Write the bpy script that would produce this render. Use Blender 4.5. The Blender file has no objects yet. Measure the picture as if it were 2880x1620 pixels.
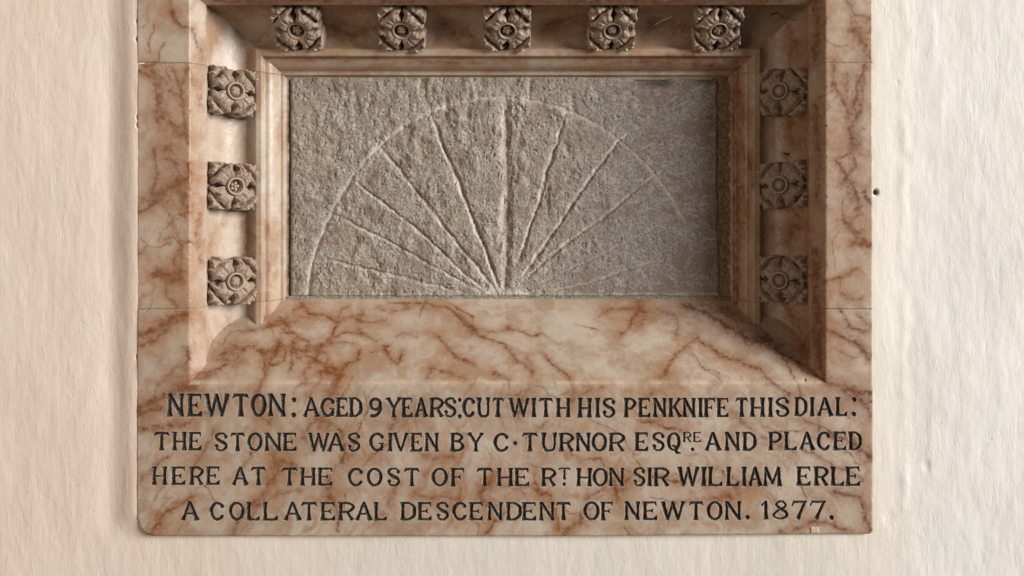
import bpy, math, random
import numpy as np
from mathutils import Matrix, Vector

# ------------------------------------------------------------------ units
S = 0.0005              # metres per measured unit (the plaque is about one metre wide)
L = 2400.0              # camera distance from the plaque face, same units
CX, CY = 1440.0, 560.0  # foot of the perpendicular from the camera to the plaque face
random.seed(7)
rng = np.random.default_rng(11)

scene = bpy.context.scene

# ------------------------------------------------------------------ camera
cam_d = bpy.data.cameras.new('camera')
cam = bpy.data.objects.new('camera', cam_d)
scene.collection.objects.link(cam)
cam.location = (0.0, -L * S, (810 - CY) * S)
cam.rotation_euler = (math.radians(90), 0, 0)
cam_d.sensor_width = 36.0
cam_d.lens = 36.0 * L / 2880.0
cam_d.shift_y = -(810 - CY) / 2880.0
cam_d.clip_start = 0.02
cam_d.clip_end = 60.0
scene.camera = cam

# ------------------------------------------------------------------ light
world = bpy.data.worlds.new('World')
scene.world = world
world.use_nodes = True
bg = world.node_tree.nodes['Background']
bg.inputs[0].default_value = (1.0, 0.84, 0.70, 1)
bg.inputs[1].default_value = 0.05


def area(name, loc, target, sx, sy, power, color):
    ld = bpy.data.lights.new(name, 'AREA')
    ld.shape = 'RECTANGLE'
    ld.size, ld.size_y = sx, sy
    ld.energy = power
    ld.color = color
    o = bpy.data.objects.new(name, ld)
    scene.collection.objects.link(o)
    o.location = loc
    d = Vector(target) - Vector(loc)
    o.rotation_euler = d.to_track_quat('-Z', 'Y').to_euler()
    return o


area('window_light', (6.2, -3.1, 1.9), (0.0, 0.1, 0.0), 3.0, 3.0, 900, (1.0, 0.985, 0.96))
area('warm_fill_light', (-2.4, -2.6, 0.3), (-0.2, 0.1, 0.0), 1.6, 1.6, 32, (1.0, 0.80, 0.63))  # added fill with no visible source, warms and brightens from the left

scene.view_settings.view_transform = 'Standard'
scene.view_settings.look = 'None'
scene.view_settings.exposure = 0.0
scene.view_settings.gamma = 1.0
scene.view_settings.use_curve_mapping = False
scene.render.engine = 'CYCLES'
scene.cycles.max_bounces = 8
scene.cycles.use_denoising = True


# ------------------------------------------------------------------ numpy noise
def _hash(ix, iy, seed):
    h = (ix.astype(np.int64) * 374761393 + iy.astype(np.int64) * 668265263 + seed * 974634777) & 0x7fffffff
    h = ((h ^ (h >> 13)) * 1274126177) & 0x7fffffff
    h = h ^ (h >> 16)
    return (h & 0xffff).astype(np.float64) / 65535.0


def vnoise(x, y, seed=0):
    """gradient-like smooth noise in about -1..1"""
    ix, iy = np.floor(x), np.floor(y)
    fx, fy = x - ix, y - iy
    ux, uy = fx * fx * fx * (fx * (fx * 6 - 15) + 10), fy * fy * fy * (fy * (fy * 6 - 15) + 10)
    out = 0
    for dx in (0, 1):
        for dy in (0, 1):
            a = _hash(ix + dx, iy + dy, seed) * 2 * math.pi
            g = np.cos(a) * (fx - dx) + np.sin(a) * (fy - dy)
            out = out + g * (ux if dx else 1 - ux) * (uy if dy else 1 - uy)
    return out * 1.5


def fbm(x, y, scale, octaves=4, seed=0, gain=0.5):
    x, y = np.asarray(x, float) / scale, np.asarray(y, float) / scale
    out, amp, tot = 0, 1.0, 0.0
    for k in range(octaves):
        out = out + amp * vnoise(x * 2 ** k + 17.3 * k, y * 2 ** k - 9.1 * k, seed + k * 31)
        tot += amp
        amp *= gain
    return out / tot * 1.4


def cells(x, y, scale, seed=0):
    """distance to the nearest border between irregular cells, in cell units"""
    x, y = x / scale, y / scale
    ix, iy = np.floor(x), np.floor(y)
    f1 = np.full(x.shape, 9.0)
    f2 = np.full(x.shape, 9.0)
    for dx in (-1, 0, 1):
        for dy in (-1, 0, 1):
            cx = ix + dx + _hash(ix + dx, iy + dy, seed)
            cy = iy + dy + _hash(ix + dx, iy + dy, seed + 77)
            d = np.hypot(x - cx, y - cy)
            f2 = np.minimum(f2, np.maximum(f1, d))
            f1 = np.minimum(f1, d)
    return f2 - f1


def sstep(a, b, x):
    t = np.clip((x - a) / (b - a), 0, 1)
    return t * t * (3 - 2 * t)


def seg_dist(x, y, ax, ay, bx, by):
    vx, vy = bx - ax, by - ay
    t = np.clip(((x - ax) * vx + (y - ay) * vy) / (vx * vx + vy * vy + 1e-9), 0, 1)
    return np.hypot(x - ax - t * vx, y - ay - t * vy), t


# ------------------------------------------------------------------ mesh helpers
def world_pts(x, y, d, org=(0, 0, 0)):
    return np.stack([(x - 1440) * S - org[0], d * S - org[1], (810 - y) * S - org[2]], -1)


class Build:
    """collects vertex grids (with float attributes) and links them as ONE mesh object"""

    def __init__(self):
        self.v, self.f, self.a, self.n = [], [], {}, 0

    def grid(self, x, y, d, keep=None, closed=False, flip=False, **attrs):
        nr, nc = x.shape
        idx = np.arange(nr * nc).reshape(nr, nc) + self.n
        a, b, c, e = idx[:-1, :-1], idx[:-1, 1:], idx[1:, 1:], idx[1:, :-1]
        q = np.stack([a, e, c, b] if not flip else [a, b, c, e], -1).reshape(-1, 4)
        if keep is not None:
            q = q[keep.reshape(-1)]
        self.v.append(np.stack([x, y, d], -1).reshape(-1, 3))
        self.f.append(q)
        for k, val in attrs.items():
            self.a.setdefault(k, []).append((self.n, np.asarray(val, np.float32).reshape(-1)))
        self.n += nr * nc

    def link(self, name, mat, parent=None, org=(0, 0, 0), raw=False, smooth=True, compact=False):
        v = np.concatenate(self.v)
        f = np.concatenate(self.f)
        co = v if raw else world_pts(v[:, 0], v[:, 1], v[:, 2], org)
        attrs = {}
        for k, chunks in self.a.items():
            arr = np.zeros(self.n, np.float32)
            for st, val in chunks:
                arr[st:st + len(val)] = val
            attrs[k] = arr
        if compact:
            used = np.unique(f)
            remap = np.zeros(self.n, np.int64)
            remap[used] = np.arange(len(used))
            f = remap[f]
            co = co[used]
            attrs = {k: a[used] for k, a in attrs.items()}
        me = bpy.data.meshes.new(name)
        me.vertices.add(len(co))
        me.vertices.foreach_set('co', co.astype(np.float32).ravel())
        me.loops.add(f.size)
        me.loops.foreach_set('vertex_index', f.astype(np.int32).ravel())
        me.polygons.add(len(f))
        me.polygons.foreach_set('loop_start', (np.arange(len(f)) * 4).astype(np.int32))
        me.polygons.foreach_set('loop_total', np.full(len(f), 4, np.int32))
        me.polygons.foreach_set('use_smooth', np.full(len(f), smooth))
        me.update()
        for k, arr in attrs.items():
            at = me.attributes.new(k, 'FLOAT', 'POINT')
            at.data.foreach_set('value', arr)
        me.validate()
        me.materials.append(mat)
        o = bpy.data.objects.new(name, me)
        scene.collection.objects.link(o)
        if parent is not None:
            o.parent = parent
        return o


def empty(name, loc):
    o = bpy.data.objects.new(name, None)
    o.empty_display_size = 0.05
    o.location = loc
    scene.collection.objects.link(o)
    return o


# ------------------------------------------------------------------ node helpers
class Mat:
    def __init__(self, name):
        self.m = bpy.data.materials.new(name)
        self.m.use_nodes = True
        self.t = self.m.node_tree
        self.b = self.t.nodes['Principled BSDF']
        self.pos = self.node('ShaderNodeTexCoord').outputs['Object']

    def node(self, kind, **kw):
        n = self.t.nodes.new(kind)
        for k, v in kw.items():
            setattr(n, k, v)
        return n

    def put(self, sock, val):
        if isinstance(val, bpy.types.NodeSocket):
            self.t.links.new(val, sock)
        elif isinstance(val, (tuple, list)):
            sock.default_value = (*val, 1) if len(val) == 3 and len(sock.default_value) == 4 else val
        else:
            sock.default_value = val

    def attr(self, name):
        return self.node('ShaderNodeAttribute', attribute_name=name).outputs['Fac']

    def math(self, op, a, b=0.0, c=0.0, clamp=False):
        n = self.node('ShaderNodeMath', operation=op, use_clamp=clamp)
        self.put(n.inputs[0], a); self.put(n.inputs[1], b); self.put(n.inputs[2], c)
        return n.outputs[0]

    def mix(self, fac, a, b, mode='MIX'):
        n = self.node('ShaderNodeMix', data_type='RGBA', blend_type=mode, clamp_factor=True)
        self.put(n.inputs[0], fac); self.put(n.inputs[6], a); self.put(n.inputs[7], b)
        return n.outputs[2]

    def step(self, x, lo, hi, a=0.0, b=1.0):
        n = self.node('ShaderNodeMapRange', interpolation_type='SMOOTHSTEP')
        self.put(n.inputs[0], x)
        for i, v in enumerate((lo, hi, a, b)):
            self.put(n.inputs[1 + i], v)
        return n.outputs[0]

    def noise(self, scale, detail=4, rough=0.55, stretch=None, distort=0.0, offset=None):
        co = self.pos
        if stretch or offset:
            mp = self.node('ShaderNodeMapping')
            self.t.links.new(co, mp.inputs[0])
            if stretch: mp.inputs['Scale'].default_value = stretch
            if offset: mp.inputs['Location'].default_value = offset
            co = mp.outputs[0]
        n = self.node('ShaderNodeTexNoise')
        self.t.links.new(co, n.inputs['Vector'])
        n.inputs['Scale'].default_value = scale
        n.inputs['Detail'].default_value = detail
        n.inputs['Roughness'].default_value = rough
        n.inputs['Distortion'].default_value = distort
        return n.outputs['Fac']

    def bump(self, h, strength, dist, prev=None):
        n = self.node('ShaderNodeBump')
        n.inputs['Strength'].default_value = strength
        n.inputs['Distance'].default_value = dist
        self.put(n.inputs['Height'], h)
        if prev is not None:
            self.put(n.inputs['Normal'], prev)
        return n.outputs[0]

    def done(self, col, rough, normal=None, spec=0.5):
        self.put(self.b.inputs['Base Color'], col)
        self.put(self.b.inputs['Roughness'], rough)
        self.put(self.b.inputs['Specular IOR Level'], spec)
        if normal is not None:
            self.put(self.b.inputs['Normal'], normal)
        return self.m


def marble(name, letters=False):
    m = Mat(name)
    vein, cloud, tone, hue = m.attr('vein'), m.attr('cloud'), m.attr('tone'), m.attr('hue')
    fine = m.noise(95, 6, 0.65)
    fine2 = m.noise(34, 5, 0.6, distort=1.2)
    base = m.mix(tone, (0.405, 0.283, 0.20), (0.525, 0.43, 0.34))
    base = m.mix(m.math('MULTIPLY', m.step(fine2, 0.42, 0.66), 0.6), base, (0.56, 0.505, 0.43))
    warm = m.mix(hue, (0.37, 0.178, 0.072), (0.315, 0.180, 0.125))
    cl = m.math('MULTIPLY', cloud, m.step(fine, 0.25, 0.7, 0.72, 1.1), clamp=True)
    col = m.mix(cl, base, warm)
    dark = m.mix(hue, (0.225, 0.077, 0.025), (0.135, 0.058, 0.042))
    vn = m.math('MULTIPLY', vein, m.step(fine, 0.28, 0.66, 0.62, 1.15), clamp=True)
    col = m.mix(vn, col, dark)
    if letters:
        rub = m.attr('rub')
        col = m.mix(m.math('MULTIPLY', rub, m.step(fine2, 0.35, 0.6, 0.25, 0.8)), col, (0.64, 0.50, 0.37))
    # small pits and grime specks
    sp = m.noise(700, 2, 0.5)
    area_ = m.step(m.noise(9, 3, 0.5), 0.42, 0.66)
    specks = m.math('MULTIPLY', m.step(sp, 0.63, 0.72), area_)
    streak = m.step(m.noise(260, 3, 0.6, stretch=(0.25, 1, 1)), 0.62, 0.74)
    specks = m.math('MAXIMUM', specks, m.math('MULTIPLY', streak, m.math('MULTIPLY', area_, 0.55)))
    col = m.mix(m.math('MULTIPLY', specks, 0.62), col, (0.13, 0.085, 0.055))
    grain = m.noise(420, 3, 0.7)
    col = m.mix(0.35, col, m.mix(grain, (0.25, 0.25, 0.25), (0.75, 0.75, 0.75)), 'OVERLAY')
    rough = m.step(grain, 0.35, 0.65, 0.24, 0.52)
    b = m.bump(grain, 0.12, 0.0006)
    b = m.bump(m.noise(55, 4, 0.6), 0.15, 0.002, b)
    if letters:
        sd = m.attr('cut')
        jag = m.noise(520, 3, 0.6)
        sdj = m.math('ADD', sd, m.math('MULTIPLY', m.math('SUBTRACT', jag, 0.5), 2.6))
        chip = m.math('MULTIPLY', m.step(sdj, 3.2, 0.9), m.step(m.noise(120, 3, 0.6), 0.42, 0.60))
        col = m.mix(m.math('MULTIPLY', chip, 0.55), col, (0.62, 0.54, 0.44))
        ink = m.step(sdj, 0.75, -0.4)
        worn = m.step(m.noise(200, 4, 0.7), 0.56, 0.72)
        ink = m.math('MULTIPLY', ink, m.math('SUBTRACT', 1.0, m.math('MULTIPLY', worn, 0.5)))
        col = m.mix(ink, col, (0.027, 0.023, 0.020))
        rough = m.math('ADD', m.math('MULTIPLY', ink, 0.12), rough)
    m.done(col, rough, b, 0.32)
    m.b.inputs['Subsurface Weight'].default_value = 0.35
    m.b.inputs['Subsurface Radius'].default_value = (1.0, 0.52, 0.30)
    m.b.inputs['Subsurface Scale'].default_value = 0.004
    return m.m


def dusty_marble():
    m = Mat('dusty_marble')
    f1, f2 = m.noise(60, 5, 0.65), m.noise(22, 3, 0.55, distort=0.8)
    rnd = m.node('ShaderNodeObjectInfo').outputs['Random']
    col = m.mix(m.step(f1, 0.3, 0.7), (0.20, 0.138, 0.10), (0.40, 0.305, 0.23))
    col = m.mix(m.math('MULTIPLY', rnd, 0.35), col, (0.40, 0.28, 0.20))
    col = m.mix(m.math('MULTIPLY', m.step(f2, 0.5, 0.72), 0.5), col, (0.36, 0.20, 0.135))
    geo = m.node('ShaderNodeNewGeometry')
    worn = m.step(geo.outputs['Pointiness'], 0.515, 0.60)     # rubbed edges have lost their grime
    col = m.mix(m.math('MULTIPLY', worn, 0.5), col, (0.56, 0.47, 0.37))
    deep = m.step(geo.outputs['Pointiness'], 0.49, 0.42)      # darker in the carved creases
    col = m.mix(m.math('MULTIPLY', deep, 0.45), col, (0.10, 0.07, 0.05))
    b = m.bump(m.noise(240, 4, 0.65), 0.25, 0.0008)
    return m.done(col, m.step(f1, 0.3, 0.7, 0.36, 0.6), b, 0.45)


def stone_mat():
    m = Mat('sandstone')
    groove, smooth_, pale, soot = m.attr('groove'), m.attr('worn'), m.attr('pale'), m.attr('soot')
    g1, g2, g3 = m.noise(330, 5, 0.72), m.noise(70, 5, 0.65), m.noise(11, 3, 0.55)
    rock = m.mix(m.step(g1, 0.32, 0.68), (0.15, 0.122, 0.098), (0.50, 0.445, 0.375))
    rock = m.mix(m.math('MULTIPLY', m.step(m.noise(26, 5, 0.65, offset=(1, 4, 2)), 0.46, 0.60), 0.7), rock, (0.222, 0.166, 0.134))
    rock = m.mix(m.math('MULTIPLY', m.step(g2, 0.50, 0.66), 0.4), rock, (0.47, 0.43, 0.37))
    rock = m.mix(m.math('MULTIPLY', m.step(g3, 0.45, 0.62), 0.35), rock, (0.36, 0.31, 0.235))
    slate = m.mix(m.step(g1, 0.32, 0.68), (0.15, 0.132, 0.122), (0.38, 0.34, 0.315))
    slate = m.mix(m.math('MULTIPLY', m.step(m.noise(22, 6, 0.7, stretch=(0.6, 1, 1), distort=1.0), 0.44, 0.62), 0.7), slate, (0.20, 0.145, 0.115))
    slate = m.mix(m.math('MULTIPLY', m.step(m.noise(60, 5, 0.7, stretch=(0.6, 1, 1), offset=(2, 2, 2), distort=1.5), 0.52, 0.68), 0.6), slate, (0.46, 0.41, 0.37))
    col = m.mix(smooth_, rock, slate)
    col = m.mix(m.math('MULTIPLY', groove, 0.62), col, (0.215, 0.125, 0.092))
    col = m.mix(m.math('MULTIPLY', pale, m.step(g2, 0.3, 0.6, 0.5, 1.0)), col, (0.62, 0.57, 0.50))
    col = m.mix(m.math('MULTIPLY', soot, m.step(g2, 0.3, 0.6, 0.5, 0.95)), col, (0.075, 0.068, 0.066))
    spots = m.step(m.noise(46, 3, 0.5, offset=(3, 1, 2)), 0.68, 0.76)
    col = m.mix(m.math('MULTIPLY', spots, 0.5), col, (0.55, 0.46, 0.39))
    b = m.bump(m.noise(520, 4, 0.7), 0.45, 0.0012)
    return m.done(col, 0.85, b, 0.25)


def mortar_mat():
    m = Mat('mortar')
    t = m.attr('tone')
    g1, g2 = m.noise(300, 5, 0.7), m.noise(50, 4, 0.6)
    grey = m.mix(m.step(g1, 0.3, 0.7), (0.17, 0.15, 0.12), (0.40, 0.36, 0.30))
    brown = m.mix(m.step(g1, 0.32, 0.7), (0.12, 0.08, 0.048), (0.34, 0.24, 0.15))
    brown = m.mix(m.math('MULTIPLY', m.step(g2, 0.48, 0.65), 0.6), brown, (0.26, 0.18, 0.11))
    col = m.mix(t, grey, brown)
    return m.done(col, 0.9, m.bump(g1, 0.8, 0.002), 0.2)


def plaster_mat():
    m = Mat('limewash_plaster')
    pink = m.attr('pink')
    n1, n2, n3 = m.noise(3.2, 4, 0.55), m.noise(26, 5, 0.6, stretch=(1, 1, 0.22)), m.noise(150, 4, 0.65)
    col = m.mix(pink, m.mix(m.attr('cool'), (0.735, 0.695, 0.615), (0.735, 0.72, 0.695)), (0.85, 0.705, 0.60))
    col = m.mix(m.math('MULTIPLY', m.step(n1, 0.40, 0.66), 0.25), col, (0.80, 0.765, 0.71))
    col = m.mix(m.math('MULTIPLY', m.step(n2, 0.46, 0.72), 0.30), col, m.mix(pink, (0.73, 0.69, 0.625), (0.76, 0.575, 0.48)))
    spk = m.step(m.noise(210, 2, 0.5, stretch=(1, 1, 0.6)), 0.745, 0.79)
    col = m.mix(m.math('MULTIPLY', spk, 0.55), col, (0.36, 0.30, 0.25))
    fleck = m.step(m.noise(120, 1, 0.4, offset=(5, 2, 1)), 0.80, 0.84)
    col = m.mix(m.math('MULTIPLY', fleck, 0.25), col, (0.80, 0.77, 0.71))
    brush = m.noise(230, 4, 0.6, stretch=(1, 1, 0.045), distort=0.3)
    lumps = m.noise(70, 5, 0.62, stretch=(1, 1, 0.34), distort=0.5)
    b = m.bump(brush, 0.20, 0.0010)
    b = m.bump(lumps, 0.22, 0.003, b)
    b = m.bump(m.step(m.noise(60, 4, 0.7, stretch=(1, 1, 0.28), offset=(3, 3, 3)), 0.54, 0.60), 0.14, 0.0012, b)
    b = m.bump(n3, 0.22, 0.0010, b)
    return m.done(col, 0.8, b, 0.25)


def plain(name, col, rough=0.7, spec=0.3):
    m = Mat(name)
    n = m.noise(300, 3, 0.6)
    c = m.mix(n, tuple(k * 0.6 for k in col), tuple(min(1, k * 1.4) for k in col))
    return m.done(c, rough, None, spec)


M_MARBLE = marble('veined_alabaster')
M_TEXT = marble('inscribed_alabaster', letters=True)
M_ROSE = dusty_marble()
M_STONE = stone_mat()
M_MORTAR = mortar_mat()
M_WALL = plaster_mat()
M_INSECT = plain('dry_insect', (0.035, 0.024, 0.016), 0.6)
M_WEB = plain('cobweb_silk', (0.52, 0.46, 0.40), 0.6)
M_PATCH = plain('filler', (0.56, 0.46, 0.32), 0.8)
M_PLUG = plain('dark_plug', (0.045, 0.036, 0.028), 0.8)

# ------------------------------------------------------------------ veins of the alabaster and painted recess tint
# (points of a vein on the stone, half width, strength, hue 0 orange-red .. 1 purple-brown)
VEINS_TINTS = [
    # sloping sill, left
    ([(788, 956), (774, 990), (757, 1029), (734, 1068), (728, 1120)], 7, .8, .1),
    ([(667, 984), (709, 973), (734, 984), (748, 996), (743, 1037)], 6, .75, .2),
    ([(788, 892), (813, 912), (835, 940), (818, 979), (818, 1040)], 6, .7, .1),
    ([(846, 850), (871, 884), (916, 898), (947, 903), (927, 956), (905, 973), (888, 1012)], 6, .75, .1),
    ([(788, 956), (800, 985), (795, 1015), (770, 1020)], 4, .55, .1),
    ([(835, 940), (866, 960), (862, 1000), (838, 1015), (830, 985)], 4, .6, .1),
    ([(862, 1000), (888, 1012), (912, 1030), (900, 1048)], 4, .55, .1),
    ([(1020, 878), (1014, 923), (1025, 934), (1059, 956)], 7, .6, 0),
    ([(916, 1040), (935, 1050), (952, 1046), (941, 1074), (933, 1102)], 11, 1., 0),
    ([(930, 1030), (948, 1052), (938, 1080)], 9, 1., 0),
    ([(952, 1040), (975, 1024), (1000, 1010), (1010, 985)], 5, .75, 0),
    ([(930, 956), (975, 928), (1025, 931)], 5, .55, .1),
    ([(947, 903), (955, 880), (975, 862)], 6, .5, .1),
    ([(630, 1000), (655, 985), (672, 1000), (660, 1020)], 16, .5, .5),
    ([(640, 1010), (610, 1040), (570, 1060), (520, 1080)], 16, .6, .3),
    ([(895, 973), (960, 960), (1000, 965)], 4, .4, .1),
    ([(792, 972), (806, 966), (824, 974), (828, 992), (812, 1004), (794, 996), (792, 972)], 3, .34, .1),
    ([(838, 955), (858, 950), (876, 964), (870, 986), (848, 990), (836, 974), (838, 955)], 3.5, .34, .1),
    ([(848, 1000), (862, 994), (876, 1004), (874, 1020), (856, 1026), (846, 1014), (848, 1000)], 2.5, .34, .1),
    ([(892, 985), (912, 988), (922, 1006), (910, 1030), (894, 1024), (888, 1004), (892, 985)], 3, .34, .1),
    ([(760, 1000), (776, 994), (788, 1004), (784, 1022), (766, 1024), (758, 1012), (760, 1000)], 2.5, .34, .1),
    ([(800, 930), (812, 912), (846, 890), (880, 894)], 4, .5, .1),
    # sill, middle
    ([(1100, 852), (1160, 856), (1206, 859), (1259, 867), (1292, 895), (1332, 926), (1371, 956), (1415, 970), (1443, 1001), (1496, 1051)], 5, .72, .2),
    ([(1285, 890), (1305, 910), (1330, 925)], 7, .75, .5),
    ([(1231, 940), (1259, 979), (1298, 1012), (1337, 1026)], 7, .65, 0),
    ([(1080, 979), (1097, 1007), (1122, 1024), (1130, 990)], 6, .75, 0),
    ([(1110, 945), (1140, 935), (1180, 940)], 5, .5, 0),
    ([(1429, 920), (1471, 931), (1499, 942), (1519, 934)], 4, .65, .1),
    ([(1527, 990), (1561, 1029), (1600, 1063), (1617, 1102), (1612, 1130)], 5, .72, .15),
    ([(1206, 1032), (1262, 1046), (1304, 1065)], 4, .6, 0),
    ([(1201, 1060), (1212, 1030)], 6, .5, 0),
    ([(1382, 1046), (1430, 1066)], 7, .6, 0),
    ([(1482, 1000), (1500, 1060)], 4, .4, .2),
    ([(1801, 867), (1779, 898), (1762, 923), (1740, 945)], 8, .75, 0),
    ([(1681, 887), (1740, 868), (1801, 867)], 6, .5, 0),
    ([(1790, 850), (1812, 880), (1806, 910)], 10, .6, 0),
    ([(1610, 1090), (1660, 1085), (1700, 1090)], 9, .45, .1),
    ([(1615, 1130), (1640, 1110), (1670, 1090)], 5, .4, .1),
    # sill, right
    ([(1847, 873), (1892, 884), (1912, 917), (1906, 940)], 5, .5, .3),
    ([(1951, 954), (1912, 982), (1887, 1010), (1873, 1052), (1853, 1077), (1836, 1110)], 7, .62, 0),
    ([(1873, 1040), (1870, 1056)], 12, .6, 0),
    ([(1920, 859), (1996, 881), (2046, 920), (2102, 951), (2163, 968), (2214, 1001), (2275, 1043), (2320, 1071)], 6, .75, .8),
    ([(2040, 918), (2070, 935), (2105, 952), (2150, 958)], 7, .75, .6),
    ([(2120, 946), (2165, 958), (2200, 975)], 9, .6, 1),
    ([(1959, 951), (2024, 998), (2068, 1010), (2135, 1038), (2172, 1074), (2219, 1107)], 6, .7, .5),
    ([(2010, 990), (2030, 1000)], 10, .5, .1),
    ([(2138, 917), (2172, 956), (2214, 1012), (2236, 1057), (2253, 1116)], 2.2, .7, .9),
    ([(2040, 860), (2090, 900), (2130, 920)], 9, .45, .9),
    ([(1960, 850), (2000, 866), (2050, 880)], 10, .4, .9),
    # inscription panel, left
    ([(418, 1505), (451, 1453), (499, 1420), (530, 1405)], 8, .75, 0),
    ([(389, 1151), (441, 1119), (499, 1099), (540, 1090)], 10, .85, .5),
    ([(385, 1170), (420, 1150), (450, 1150)], 8, .7, .5),
    ([(392, 1203), (441, 1205), (485, 1200), (540, 1180)], 9, .6, .2),
    ([(399, 1349), (444, 1307), (470, 1290)], 7, .6, .2),
    ([(603, 1210), (571, 1291), (542, 1326)], 8, .5, .2),
    ([(640, 1120), (610, 1150), (570, 1160)], 9, .5, .5),
    ([(710, 1216), (712, 1260), (700, 1300), (670, 1340)], 8, .5, .3),
    ([(765, 1262), (782, 1326), (749, 1365), (717, 1404), (678, 1453), (658, 1498)], 11, .62, .05),
    ([(775, 1310), (800, 1300), (830, 1318)], 10, .55, .0),
    ([(895, 1177), (960, 1216), (973, 1275), (931, 1339), (924, 1404)], 14, .55, 0),
    ([(930, 1100), (915, 1150), (880, 1190), (860, 1230)], 12, .5, 0),
    ([(928, 1388), (945, 1440), (954, 1485)], 8, .5, .1),
    ([(730, 1120), (734, 1170), (760, 1190)], 9, .5, .3),
    ([(1000, 1230), (980, 1290)], 10, .4, 0),
    ([(850, 1380), (780, 1390), (720, 1420)], 7, .4, .1),
    ([(1090, 1205), (1115, 1170), (1200, 1160)], 12, .45, .2),
    # inscription panel, middle
    ([(1385, 1330), (1372, 1359), (1356, 1391), (1368, 1420)], 11, .75, 0),
    ([(1398, 1463), (1380, 1485), (1362, 1505)], 6, .75, 0),
    ([(1420, 1440), (1398, 1463)], 7, .5, .1),
    ([(1502, 1339), (1511, 1391), (1544, 1391), (1558, 1430), (1570, 1485)], 6, .6, .1),
    ([(1500, 1380), (1530, 1388)], 9, .6, 0),
    ([(1638, 1463), (1620, 1475), (1599, 1489), (1580, 1505)], 9, .8, 0),
    ([(1696, 1372), (1648, 1408), (1631, 1463)], 6, .55, .1),
    ([(1729, 1365), (1738, 1398), (1768, 1352)], 8, .75, .1),
    ([(1740, 1340), (1733, 1375), (1742, 1405)], 6, .7, .1),
    ([(1631, 1297), (1680, 1288), (1703, 1314)], 8, .55, 0),
    ([(1187, 1281), (1230, 1284), (1275, 1279)], 12, .5, 0),
    ([(1490, 1090), (1470, 1130), (1450, 1180)], 12, .45, 0),
    ([(1480, 1240), (1510, 1215), (1540, 1190)], 8, .4, .1),
    ([(1300, 1405), (1250, 1390), (1180, 1400)], 10, .4, .1),
    ([(1120, 1350), (1100, 1400), (1060, 1470)], 12, .4, .1),
    # inscription panel, right
    ([(1800, 1187), (1849, 1181), (1871, 1200), (1930, 1213)], 9, .65, 0),
    ([(1842, 1339), (1881, 1349), (1914, 1356)], 6, .8, .1),
    ([(2053, 1404), (2059, 1372), (2110, 1365)], 10, .5, 0),
    ([(1890, 1420), (1960, 1400), (2060, 1400)], 14, .45, 0),
    ([(2189, 1492), (2230, 1484), (2280, 1469), (2319, 1469), (2380, 1490)], 9, .6, .4),
    ([(2335, 1219), (2377, 1236), (2452, 1288)], 9, .8, .5),
    ([(2260, 1180), (2320, 1205), (2400, 1250)], 4, .5, .8),
    ([(2351, 1382), (2416, 1404), (2432, 1437), (2445, 1485)], 8, .75, .6),
    ([(2384, 1096), (2449, 1112)], 11, .7, .7),
    ([(2390, 1090), (2410, 1120), (2452, 1170)], 8, .6, .7),
    ([(2267, 1268), (2351, 1314), (2430, 1350)], 3, .55, .8),
    ([(2293, 1150), (2300, 1200), (2310, 1260)], 1.6, .5, .9),
    ([(2251, 1349), (2262, 1380), (2273, 1404)], 1.4, .95, .9),
    ([(557, 1350), (585, 1385), (600, 1415)], 1.3, .7, .5),
    ([(2060, 1160), (2100, 1200), (2160, 1240), (2230, 1270)], 9, .4, .5),
    # left jamb
    ([(528, 196), (516, 238), (511, 265), (480, 252)], 6, .75, .4),
    ([(385, 201), (433, 229), (441, 265), (447, 307), (466, 341), (516, 374), (533, 405)], 5, .7, .3),
    ([(396, 182), (410, 193), (430, 179)], 6, .9, 0),
    ([(516, 280), (518, 335), (528, 377)], 8, .6, 0),
    ([(447, 307), (440, 330), (450, 350)], 10, .5, .4),
    ([(480, 190), (500, 215), (505, 240)], 7, .55, .1),
    ([(466, 230), (440, 215), (420, 205)], 5, .5, .2),
    ([(438, 419), (435, 503), (427, 533), (444, 561), (416, 587), (388, 601)], 6, .9, .5),
    ([(444, 561), (466, 539), (500, 522), (530, 489), (528, 461)], 8, .85, .05),
    ([(462, 440), (470, 425), (485, 410)], 5, .6, .1),
    ([(420, 570), (440, 552), (452, 545)], 13, .6, .6),
    ([(530, 595), (494, 600), (477, 623), (494, 656), (516, 679), (560, 682)], 5, .55, .4),
    ([(466, 679), (486, 668), (508, 682), (505, 701), (494, 732)], 5, .65, .05),
    ([(430, 768), (470, 774), (508, 765)], 7, .85, .1),
    ([(452, 782), (490, 790), (510, 775)], 7, .6, .1),
    ([(466, 800), (472, 842), (500, 870)], 6, .65, .0),
    ([(505, 700), (520, 740), (510, 770)], 6, .5, .1),
    ([(391, 940), (433, 931), (477, 906), (500, 890), (530, 887)], 8, .85, .05),
    ([(391, 970), (444, 956), (472, 920)], 6, .7, .1),
    ([(444, 1079), (486, 1043), (515, 1037), (530, 1010), (530, 980)], 8, .65, .4),
    ([(400, 830), (395, 850)], 8, .4, .2),
    # left part of the lintel
    ([(483, 28), (486, 47), (505, 70), (542, 84), (555, 120), (567, 168)], 4, .65, .9),
    ([(481, 30), (487, 46)], 8, .7, 0),
    ([(467, 122), (455, 148), (446, 172)], 1.4, .8, 1),
    ([(478, -5), (480, 8)], 6, .6, .1),
    # right jamb
    ([(2381, -5), (2401, 42), (2440, 50)], 7, .6, .5),
    ([(2398, 84), (2415, 106), (2440, 140), (2448, 162)], 12, .55, .3),
    ([(2390, 90), (2410, 80), (2440, 90)], 10, .45, .2),
    ([(2429, 182), (2412, 238), (2406, 293), (2412, 324), (2387, 363), (2395, 405)], 5, .85, .8),
    ([(2436, 190), (2424, 250), (2430, 310), (2415, 330)], 4, .5, .7),
    ([(2342, 179), (2345, 238), (2373, 293), (2390, 330)], 5, .55, .5),
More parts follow.
